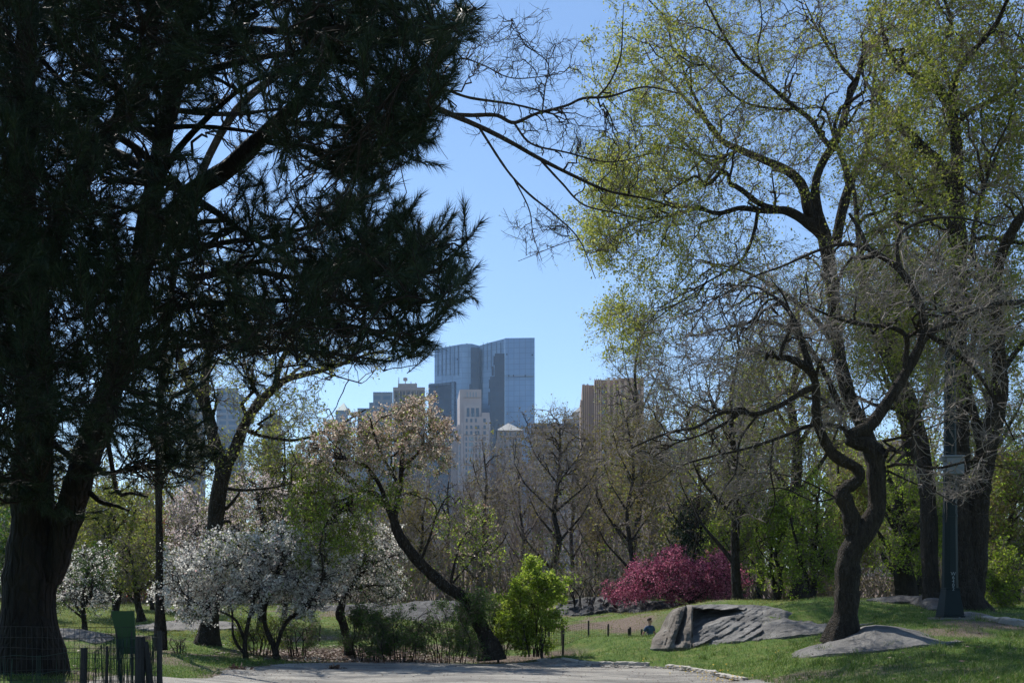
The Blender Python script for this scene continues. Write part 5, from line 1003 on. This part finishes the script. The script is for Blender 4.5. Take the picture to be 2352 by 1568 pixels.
for u,v0,v1 in ((1133.5,818,838),(1130,842,862),(1123,872,892),(1121.5,900,930),(1123.6,945,975)): pane(T,'dark_reflection',u,v0,u+4,v1,792.2,'g_dark',.6,.8)  # small dark panels paint the reflection's ragged left edge
for u,v1 in ((1110,848),(1119,850),(1128,845),(1140,848),(1150,846)): 
    Yf=np.interp(u,[1102.5,1124,1159.5],[800,796,790]); pane(T,'facade_rib',u-.6,786,u+.5,v1,Yf,'g_side',.5,.6)
for u,v,w in ((1163,812,2.5),(1221,813,3),(1167,861,3),(1178,861,3),(1205,861,3)): pane(T,'vent_panel',u,v,u+w,v+3.5,785.5,'g_dark',.3,.5)
pane(T,'mechanical_band',1160,862.5,1227.6,864.2,785.4,'winl',.2,.6)
# dark glass block
T=building('dark_glass_block','very dark blue glass block in front of the left twin tower',1012,740)
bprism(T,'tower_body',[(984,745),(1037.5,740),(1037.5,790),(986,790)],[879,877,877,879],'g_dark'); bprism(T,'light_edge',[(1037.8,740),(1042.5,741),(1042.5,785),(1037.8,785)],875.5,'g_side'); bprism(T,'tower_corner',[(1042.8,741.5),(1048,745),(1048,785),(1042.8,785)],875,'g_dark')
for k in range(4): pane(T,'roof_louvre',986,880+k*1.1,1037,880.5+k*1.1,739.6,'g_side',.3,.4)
# limestone tower
T=building('stone_tower','pale limestone tower with an open loggia below its flat crown, before the glass towers',1078,615); Y=615
bprism(T,'wall',[(1056,Y),(1105.8,Y),(1105.8,648),(1050.2,648)],894,'st_mauve')
bprism(T,'shoulder',[(1064,Y-4),(1122,Y-4),(1122,640),(1064,Y-.5)][:4],958,'st_mauve') if False else None
x=lambda u0,v0,u1,v1,y0,y1,nm,mt: (lambda m:m.build(nm,M[mt],T))(MB().box((u0-CU)/F*y0,(u1-CU)/F*y0,y0,y1,GB,zz(v0,y0)))
x(1065.5,957,1124,0,Y-5,Y-.2,'wall','st_mauve'); x(1106.2,947,1124,0,Y-4.8,Y+25,'shoulder','st_mauve'); x(1059,969,1065.2,0,Y-4.5,Y-.2,'shoulder','st_mauve')
x(1051.5,975,1058.8,0,Y-3,Y-.2,'shoulder','st_mauve'); x(1043,978,1051.2,0,Y+4,Y+30,'side_wing','st_mauve'); x(1036,1000,1042.8,0,Y+6,Y+28,'side_wing','st_mauve')
x(1066,931,1105,0,Y-3,Y-.25,'loggia_wall','st_mauve')
for u in (1073,1080.2,1087,1093.5): pane(T,'window',u-1.2,900,u+1.2,913,Y,'winl')
pane(T,'cornice',1065,912,1105.5,913.2,Y,'greystone',.5,.5)
for a,b in ((1072,1078.2),(1082,1089.8),(1093,1100)): pane(T,'loggia_opening',a,936.5,b,957,Y-3,'win',.12,.1)
for a in (1082.5,1087.5,1092.6): pane(T,'pale_pier',a,949,a+1.4,957,Y-3,'winl',.35,.2)
Yw=Y-5
for v in (961,976.5,989.5): 
    for u,w in ((1072,2),(1082.5,2.6),(1093,2),(1098.6,2.6),(1113,2.8)): 
        if v<970 and u==1098.6: continue
        f=pane(T,'window',u-w,v,u+w,v+8,Yw,'win'); pane(f,'sill',u-w-.4,v+8.1,u+w+.4,v+8.8,Yw,'greystone',.3,.3)
for v in (1003,1016,1029,1042,1056,1070,1084,1098):
    for u,w in ((1071,1.6),(1082,5),(1093.5,1.6),(1102,1.6),(1113,2.8)): pane(T,'window',u-w,v,u+w,v+8.5,Yw,'winl' if w>4 else 'win')
for v in (998,1063): pane(T,'string_course',1065.6,v,1123.9,v+.9,Yw,'greystone',.4,.4)
for v in range(985,1110,13): pane(T,'window',1054,v,1056.5,v+8,Y-3,'winl')
# brown glass slab and blue steps
T=building('brown_glass_block','flat-topped brown glass block with rooftop masts left of the dark glass block',940,640)
bprism(T,'tower_body',[(903,640),(976,640),(976,670),(905,670)],889,'brownbands'); bprism(T,'roof_plant',[(914,645),(958,645),(958,665),(916,665)],880.5,'greystone')
for u in (905,918,931,944,957,974.5): pane(T,'pier',u-.8,890,u+.8,1100,640,'greystone',.5,.6)
pane(T,'cornice',903,889.5,976,896,639.9,'greystone',.3,.5)
m=MB(); 
for u,v in ((916,866),(931,866),(944,876),(955,878)): m.tube([[(u-CU)/F*650,650,zz(881,645)],[(u-CU)/F*650,650,zz(v,650)]],[.35,.2],4)
m.tube([[(931-CU)/F*650,650,zz(874,650)],[(931-CU)/F*650,650,zz(868,650)]],[1.4,1.4],8); m.build('mast',M['greystone'],T)
T=building('stepped_blue_block','bluish building stepping down towards the left beside the brown glass block',868,600)
bprism(T,'tower_body',[(857,600),(902,600),(902,640),(858,640)],900,'bluebands'); bprism(T,'step',[(848,598),(870,598),(870,640),(848,640)],924,'bluebands'); bprism(T,'step',[(821,596),(850,596),(850,640),(822,640)],937,'bluebands')
T=building('spire_tower','slender tower capped by a small steep pyramid spire',785,900)
bprism(T,'tower_body',[(767,900),(806,900),(806,930),(768,930)],962,'bluebands'); bprism(T,'upper_stage',[(771,899),(799,899),(799,925),(772,925)],942,'bluebands')
def pyramid(root,name,u0,u1,ve,va,Y,mat,dd,ua=None):
    ua=(u0+u1)/2 if ua is None else ua; x0,x1,xa=[(q-CU)/F*Y for q in (u0,u1,ua)]; z0,z1=zz(ve,Y),zz(va,Y); m=MB(); m.add([(x0,Y,z0),(x1,Y,z0),(x1+1,Y+dd,z0),(x0-1,Y+dd,z0),(xa,Y+dd/2,z1)],[[0,1,4],[1,2,4],[2,3,4],[3,0,4],[3,2,1,0]]); m.build(name,M[mat],root)
pyramid(T,'spire',771,798,941.8,918,898,'verdigris',24)
T=building('pyramid_roofed_building','stone building under a small pale pyramid roof right of the limestone tower',1170,620)
bprism(T,'wall',[(1142,620),(1199,620),(1199,650),(1141,650)],988,'greystone'); pyramid(T,'roof',1139.5,1202,987.5,959.5,618.5,'copper',34,1167)
for v in (992,1006,1020,1034,1048,1062):
    for u in (1150,1160,1172,1184,1193): pane(T,'window',u-1.8,v,u+1.8,v+8,620,'win')
T=building('dark_roofed_block','horizontal-banded block with a dark top storey left of the ribbed tan tower',1275,560)
bprism(T,'wall',[(1222,560),(1334,560),(1334,590),(1222,590)],981,'slab'); bprism(T,'top_storey',[(1220,558),(1336,558),(1336,590),(1220,592)],972,'g_dark',zb=981.3); bprism(T,'penthouse',[(1291,562),(1336,562),(1336,580),(1291,580)],961,'greystone')
T=building('small_hipped_tower','small pale tower with a hipped roof peeking out left of the ribbed tan tower',1325,600)
bprism(T,'wall',[(1317,600),(1336,600),(1336,620),(1317,620)],946,'st_mauve'); pyramid(T,'roof',1316.5,1337,945.8,928,599,'copper',16,1334)
# ribbed tan tower
T=building('ribbed_tan_tower','tall tan brick apartment tower with close vertical ribs',1400,430)
Y=430
def ribs(u0,u1,vt,Y,vb=1200,step=4.4):
    m=MB(); u=u0
    while u<u1-1: m.prism([fpnt(u,Y-1.1),fpnt(u+step*.45,Y-1.1),fpnt(u+step*.45,Y-.06),fpnt(u,Y-.06)],GB,zz(vt,Y)); u+=step
    m.build('facade_ribs',M['brown'],T)
def bl(nm,u0,u1,vt,Y,Yb,mt='browndk'): return bprism(T,nm,[(u0,Y),(u1,Y),(u1,Yb),(u0-2,Yb)],vt,mt)
bl('wall',1337,1364,884,Y,Y+20); ribs(1337,1352,883.5,Y); bl('wall',1333,1339,919,Y-2,Y+10); ribs(1333,1338,918.5,Y-2)
bl('wall',1365,1420,872,Y-5,Y+22); ribs(1365,1382,871,Y-5); bl('wall',1420,1478,868,Y-6,Y+22); ribs(1395,1476,868,Y-6.2,step=13)
for v in range(896,1190,23):
    for u in (1386,1426,1448,1466): f=pane(T,'window',u-3.2,v,u+3.2,v+8,Y-6.1 if u>1420 else Y-5,'winl'); pane(f,'sill',u-3.6,v+8.1,u+3.6,v+9,Y-6.1 if u>1420 else Y-5,'greystone',.4,.4)
pane(T,'chimney_pot',1341,879,1343,884,Y,'g_dark',-2,1.5); pane(T,'chimney_pot',1350,878,1351.5,884,Y,'g_dark',-2,1.5)
pane(T,'awning',1468,1148,1480,1162,Y-8,simple and 'winl')
# other glimpsed buildings
T=building('bluish_office_block','flat-roofed blue-grey office block behind the fork of the dark elm',530,640)
bprism(T,'wall',[(497,640),(548,640),(548,670),(497,670)],891,'bluebands'); bprism(T,'step',[(548.3,642),(560,642),(560,670),(548.3,670)],905,'bluebands')
T=building('bluish_office_block','paler glass block left of the dark elm stem',440,700); bprism(T,'wall',[(425,700),(472,700),(472,730),(426,730)],913,'bluebands')
T=building('blue_glass_block','low blue glass block behind the right bough of the dark elm',640,720); bprism(T,'wall',[(603,720),(646,720),(646,750),(604,750)],953,'bluebands'); bprism(T,'step',[(610,719.5),(638,719.5),(638,740),(610,740)],948,'bluebands')
T=building('small_dark_office','small dark office with pale window bands at the left foot of the blossom crown',682,520); bprism(T,'wall',[(664,520),(694.5,520),(694.5,540),(664,540)],1040,'g_dark')
for v in (1052,1066,1076,1084): pane(T,'window_band',680,v,693.5,v+3.5,520,'winl')
T=building('grey_apartment_tower','faint grey stone tower high behind the bare twigs left of the second elm',1700,480); bprism(T,'wall',[(1676,480),(1728,480),(1728,500),(1674,500)],878,'greystone'); bprism(T,'step',[(1660,482),(1742,482),(1742,500),(1660,500)],930,'greystone')
for v in range(890,1150,16):
    for u in (1684,1697,1710,1721): pane(T,'window',u-2,v,u+2,v+7,480,'win')
T=building('blue_roofed_block','bluish block right of the ribbed tan tower, low behind the bare branches',1560,500); bprism(T,'wall',[(1516,500),(1600,500),(1600,525),(1516,525)],1015,'bluebands'); bprism(T,'lower_wing',[(1474,498),(1540,498),(1540,520),(1474,520)],1062,'brown')
T=building('distant_block','low hazy block glimpsed between the brown and the dark glass blocks',980,880); bprism(T,'wall',[(930,880),(1005,880),(1005,900),(930,900)],1035,'greystone'); bprism(T,'roof_plant',[(950,882),(985,882),(985,895),(950,895)],1030,'greystone')
T=building('distant_block','wide low hazy block left of the spire tower behind the green twigs',740,880); bprism(T,'wall',[(697,880),(850,880),(850,900),(697,900)],1060,'greystone'); bprism(T,'roof_plant',[(720,882),(760,882),(760,895),(720,895)],1054,'greystone')
T=building('tan_apartment_block','broad tan apartment block almost hidden behind the right-hand trees',2000,420); bprism(T,'wall',[(1900,420),(2120,420),(2120,450),(1900,450)],1010,'browndk')
# ------------------------------------------------------------ people
def skinned(name,verts,edges,radii,mat,parent,sub=2,root=0):
    me=bpy.data.meshes.new(name); me.from_pydata(verts,edges,[]); o=bpy.data.objects.new(name,me); C.objects.link(o)
    md=o.modifiers.new('s','SKIN'); md.use_smooth_shade=True; md.branch_smoothing=.6
    for i,d in enumerate(me.skin_vertices[0].data):
        r=radii[i]; d.radius=(r,r) if np.isscalar(r) else r; d.use_root=(i==root)
    sb=o.modifiers.new('u','SUBSURF'); sb.levels=sub; sb.render_levels=sub
    bpy.context.view_layer.update(); ev=o.evaluated_get(bpy.context.evaluated_depsgraph_get()); m2=bpy.data.meshes.new_from_object(ev)
    o.modifiers.clear(); o.data=m2; m2.materials.clear(); m2.materials.append(mat); o.parent=parent
    for p in m2.polygons: p.use_smooth=True
    return o
M['skin']=simple('skin',(.42,.24,.17),.6); M['hair']=simple('dark_hair',(.05,.03,.02),.8); M['bluecloth']=simple('navy_cloth',(.025,.06,.13),.85,noise=(.035,.08,.16),scale=6); M['darkcloth']=simple('black_cloth',(.015,.017,.025),.85); M['greencloth']=simple('green_cloth',(.01,.13,.08),.85); M['shoe']=simple('shoe_rubber',(.3,.3,.3),.6); M['eye']=simple('eye_dark',(.02,.015,.01),.3); M['lip']=simple('lip',(.33,.13,.11),.6); M['bluejean']=simple('dark_blue_cloth',(.02,.03,.07),.85)
def figure(label,loc,yaw,J,shirt,legs,hairm='hair',shorts=True,print_=False):
    """J: joint dictionary in metres, facing -Y locally"""
    root=empty('person',loc,label,'person'); root.rotation_euler=(0,0,yaw)
    V=[];E=[];R=[]
    def a(p,r,par=None): V.append(tuple(p)); R.append(r); i=len(V)-1; (E.append((par,i)) if par is not None else None); return i
    L=lambda p,q,t: tuple(np.array(p)*(1-t)+np.array(q)*t)
    pel=a(J['pel'],(.155,.105)); sp=a(L(J['pel'],J['chest'],.5),(.135,.1),pel); ch=a(J['chest'],(.165,.115),sp); nb=a(L(J['chest'],J['neck'],.75),(.10,.08),ch); nk=a(J['neck'],.055,nb)
    h0=a(L(J['neck'],J['head'],.55),.06,nk); h1=a(J['head'],(.075,.088),h0); h2=a(tuple(np.array(J['head'])+(0,.005,.07)),(.066,.078),h1)
    for s in ('l','r'):
        sh=a(J[s+'sh'],.062,ch); um=a(L(J[s+'sh'],J[s+'el'],.5),.05,sh); el=a(J[s+'el'],.04,um); fm=a(L(J[s+'el'],J[s+'wr'],.4),.038,el); wr=a(J[s+'wr'],.024,fm)
        d=nrm(np.array(J[s+'wr'])-np.array(J[s+'el'])); pc=np.array(J[s+'wr'])+d*.07; pm=a(pc,(.034,.018),wr)
        side=nrm(np.cross(d,np.array([1.,0,.2])));
        for k,(o_,ln) in enumerate(((-.026,.062),(-.009,.074),(.009,.07),(.026,.055))):
            f1=pc+side*o_+d*.035; i1=a(f1,.0095,pm); i2=a(f1+d*ln*.5+np.array([0,0,-.004]),.0085,i1); a(f1+d*ln+np.array([0,0,-.014]),.007,i2)
        t1=np.array(J[s+'wr'])+d*.035-side*.034; i1=a(t1,.011,wr); a(t1+d*.045-side*.012,.009,i1)
        hp=a(J[s+'hip'],.088,pel); th=a(L(J[s+'hip'],J[s+'kn'],.5),.075,hp); kn=a(J[s+'kn'],.055,th); cf=a(L(J[s+'kn'],J[s+'an'],.35),.055,kn); an=a(J[s+'an'],.038,cf); fd=np.array(J.get(s+'fd',(0,-1,0)),float)
        he=a(np.array(J[s+'an'])+(0,.0,-.045)-fd*.02,.036,an); a(np.array(J[s+'an'])+fd*.16+(0,0,-.06),(.042,.026),he)
    body=skinned('body',V,E,R,M['skin'],root)
    # shirt
    V2=[];E2=[];R2=[]
    def b(p,r,par=None): V2.append(tuple(p)); R2.append(r); i=len(V2)-1; (E2.append((par,i)) if par is not None else None); return i
    p0=b(np.array(J['pel'])+(0,0,.02),(.175,.125)); p1=b(L(J['pel'],J['chest'],.5),(.158,.12),p0); p2=b(J['chest'],(.185,.135),p1); p3=b(L(J['chest'],J['neck'],.72),(.115,.095),p2)
    for s in ('l','r'):
        q=b(J[s+'sh'],.08,p2); b(L(J[s+'sh'],J[s+'el'],.72),.07,q)
    skinned('shirt',V2,E2,R2,M[shirt],root)
    V3=[];E3=[];R3=[]; 
    def c(p,r,par=None): V3.append(tuple(p)); R3.append(r); i=len(V3)-1; (E3.append((par,i)) if par is not None else None); return i
    p0=c(np.array(J['pel'])+(0,0,.0),(.17,.12))
    for s in ('l','r'):
        q=c(J[s+'hip'],.105,p0)
        if shorts: c(L(J[s+'hip'],J[s+'kn'],.62),.098,q)
        else: k=c(J[s+'kn'],.072,q); c(L(J[s+'kn'],J[s+'an'],.93),.06,k)
    skinned('shorts' if shorts else 'trousers',V3,E3,R3,M[legs],root)
    # head details
    H=np.array(J['head']); f=nrm(np.array(J.get('face',(0,-1,0)),float)); r=np.cross(f,[0,0,1.])
    import bmesh
    def blob(name,cn,sc,mat,par,cut=None):
        bm=bmesh.new(); bmesh.ops.create_icosphere(bm,subdivisions=3,radius=1)
        for v in bm.verts:
            p=np.array(v.co); 
            if cut: p=cut(p)
            q=r*p[0]*sc[0]+f*(-p[1])*sc[1]*-1+np.array([0,0,1])*p[2]*sc[2]; v.co=tuple(np.array(cn)+q)
        me=bpy.data.meshes.new(name); bm.to_mesh(me); bm.free(); o=bpy.data.objects.new(name,me); C.objects.link(o); o.parent=par; me.materials.append(M[mat]); [setattr(p,'use_smooth',True) for p in me.polygons]; return o
    def hc(p):
        if p[1]>.2 and p[2]<.45: p=p*np.array([1,.55,1]); 
        if p[2]<-.35: p=p*.8
        return p
    blob('hair',H-f*.014+np.array([0,0,.06]),(.088,.104,.094),hairm,root,hc)
    blob('nose',H+f*.092+np.array([0,0,.012]),(.013,.02,.022),'skin',root); blob('mouth',H+f*.083+np.array([0,0,-.032]),(.024,.008,.007),'lip',root)
    for s_ in(-1,1): blob('eye',H+f*.083+r*s_*.03+np.array([0,0,.035]),(.011,.007,.007),'eye',root); blob('ear',H+r*s_*.083+np.array([0,0,.015]),(.01,.02,.03),'skin',root)
    for s in ('l','r'):
        fd=np.array(J.get(s+'fd',(0,-1,0)),float); an=np.array(J[s+'an'])
        me=MB(); sd=np.cross(fd,[0,0,1.]); 
        q=[an+fd*t+sd*w+np.array([0,0,z]) for t in(-.06,.2) for w in(-.045,.045) for z in(-.09,-.03 if t>0 else .0)]
        me.add(q,[[0,2,3,1],[4,5,7,6],[0,1,5,4],[2,6,7,3],[1,3,7,5],[0,4,6,2]]); o=new_obj('shoe',me.v,me.f,M['shoe']); o.parent=root; o.location=(0,0,0); bv=o.modifiers.new('b','BEVEL'); bv.width=.02; bv.segments=3
    return root
STAND=dict(pel=(0,0,.96),chest=(0,0,1.32),neck=(0,.0,1.5),head=(0,-.015,1.6),lsh=(.175,0,1.42),rsh=(-.175,0,1.42),lhip=(.09,0,.9),rhip=(-.09,0,.9),
 lel=(.24,.06,1.14),lwr=(.25,-.12,.93),rel=(-.23,.12,1.15),rwr=(-.26,.17,.9),lkn=(.1,-.16,.5),lan=(.1,-.02,.1),rkn=(-.1,-.03,.5),ran=(-.1,.22,.14))
x,y,z=fp(1492,36.8); J=dict(STAND); J.update(lel=(.25,-.06,1.16),lwr=(.36,-.26,1.0)); zf=CZ-(1416.5-VH)/F*36.8-1.76
figure('person with short hair in a navy shirt and shorts walking past the wire fence',(x,y,max(zf,-2)),rad(48),J,'bluecloth','bluecloth')
SIT=dict(pel=(0,0,.12),chest=(0,.04,.48),neck=(0,.02,.66),head=(0,-.02,.76),lsh=(.175,.03,.58),rsh=(-.175,.03,.58),lhip=(.1,-.05,.12),rhip=(-.1,-.05,.12),lel=(.24,-.06,.34),lwr=(.14,-.28,.36),rel=(-.24,-.06,.34),rwr=(-.12,-.3,.36),lkn=(.13,-.42,.42),lan=(.13,-.5,.08),rkn=(-.13,-.42,.4),ran=(-.14,-.55,.08))
x,y,z=fp(688,46.5); figure('person in a green top sitting on the rocks, half hidden by white blossom',(x,y,CZ-(1430-VH)/F*46.5-.02),rad(-60),SIT,'greencloth','bluejean',shorts=False)
x,y,z=fp(1063,38.5); zf=max(g1(x,y),CZ-(1416-VH)/F*38.5-1.72); J=dict(STAND); figure('person in black clothes walking by behind the dark shrubs and leaning trunk',(x,y,g1(x,y)+.02),rad(-75),J,'darkcloth','darkcloth',shorts=False)
# ------------------------------------------------------------ light, sky, haze, camera
SAZ=-32.; SEL=50.
w=bpy.data.worlds.new("World"); bpy.context.scene.world=w; w.use_nodes=True; nt=w.node_tree; bg=nt.nodes['Background']
sk=nt.nodes.new('ShaderNodeTexSky'); sk.sky_type='NISHITA'; sk.sun_disc=False; sk.sun_elevation=rad(SEL); sk.sun_rotation=rad(SAZ); sk.altitude=0; sk.air_density=1.0; sk.dust_density=.0; sk.ozone_density=3.0
nt.links.new(sk.outputs[0],bg.inputs['Color']); bg.inputs['Strength'].default_value=.12
sl=bpy.data.lights.new('sun','SUN'); sl.energy=4.8; sl.angle=rad(.5); sl.color=(1,.95,.87); so=bpy.data.objects.new('sun',sl); C.objects.link(so)
from mathutils import Vector
sd=Vector((math.sin(rad(SAZ))*math.cos(rad(SEL)),math.cos(rad(SAZ))*math.cos(rad(SEL)),math.sin(rad(SEL)))); so.rotation_euler=sd.to_track_quat('Z','Y').to_euler(); so.location=(-20,0,40)
if HAZE:
    m=MB(); m.box(-700,760,-20,960,-6,330); hm=bpy.data.materials.new('haze_air'); hm.use_nodes=True; n=hm.node_tree; n.nodes.remove(n.nodes['Principled BSDF']); pv=n.nodes.new('ShaderNodeVolumePrincipled'); pv.inputs['Color'].default_value=(.5,.72,1,1); pv.inputs['Density'].default_value=HAZE; pv.inputs['Anisotropy'].default_value=.2
    n.links.new(pv.outputs[0],n.nodes['Material Output'].inputs['Volume']); tag(m.build('haze',hm),'thin bluish haze','haze',kind='stuff')
cam=bpy.data.cameras.new('camera'); cam.sensor_width=36; cam.lens=36*F/2352; cam.shift_x=0; cam.shift_y=(VH-784)/2352; cam.clip_start=.1; cam.clip_end=8000
co=bpy.data.objects.new('camera',cam); C.objects.link(co); co.location=(0,0,CZ); co.rotation_euler=(math.pi/2,0,0)
sc=bpy.context.scene; sc.camera=co; sc.view_settings.view_transform='Standard'; sc.view_settings.look='None'; sc.view_settings.exposure=EXPO; sc.view_settings.gamma=1
sc.cycles.max_bounces=5; sc.cycles.diffuse_bounces=3; sc.cycles.glossy_bounces=2; sc.cycles.transmission_bounces=3; sc.cycles.volume_bounces=0; sc.cycles.use_denoising=True; sc.cycles.denoiser='OPENIMAGEDENOISE'; sc.cycles.denoising_input_passes='RGB_ALBEDO_NORMAL'
sc.cycles.use_adaptive_sampling=True; sc.cycles.adaptive_threshold=.02
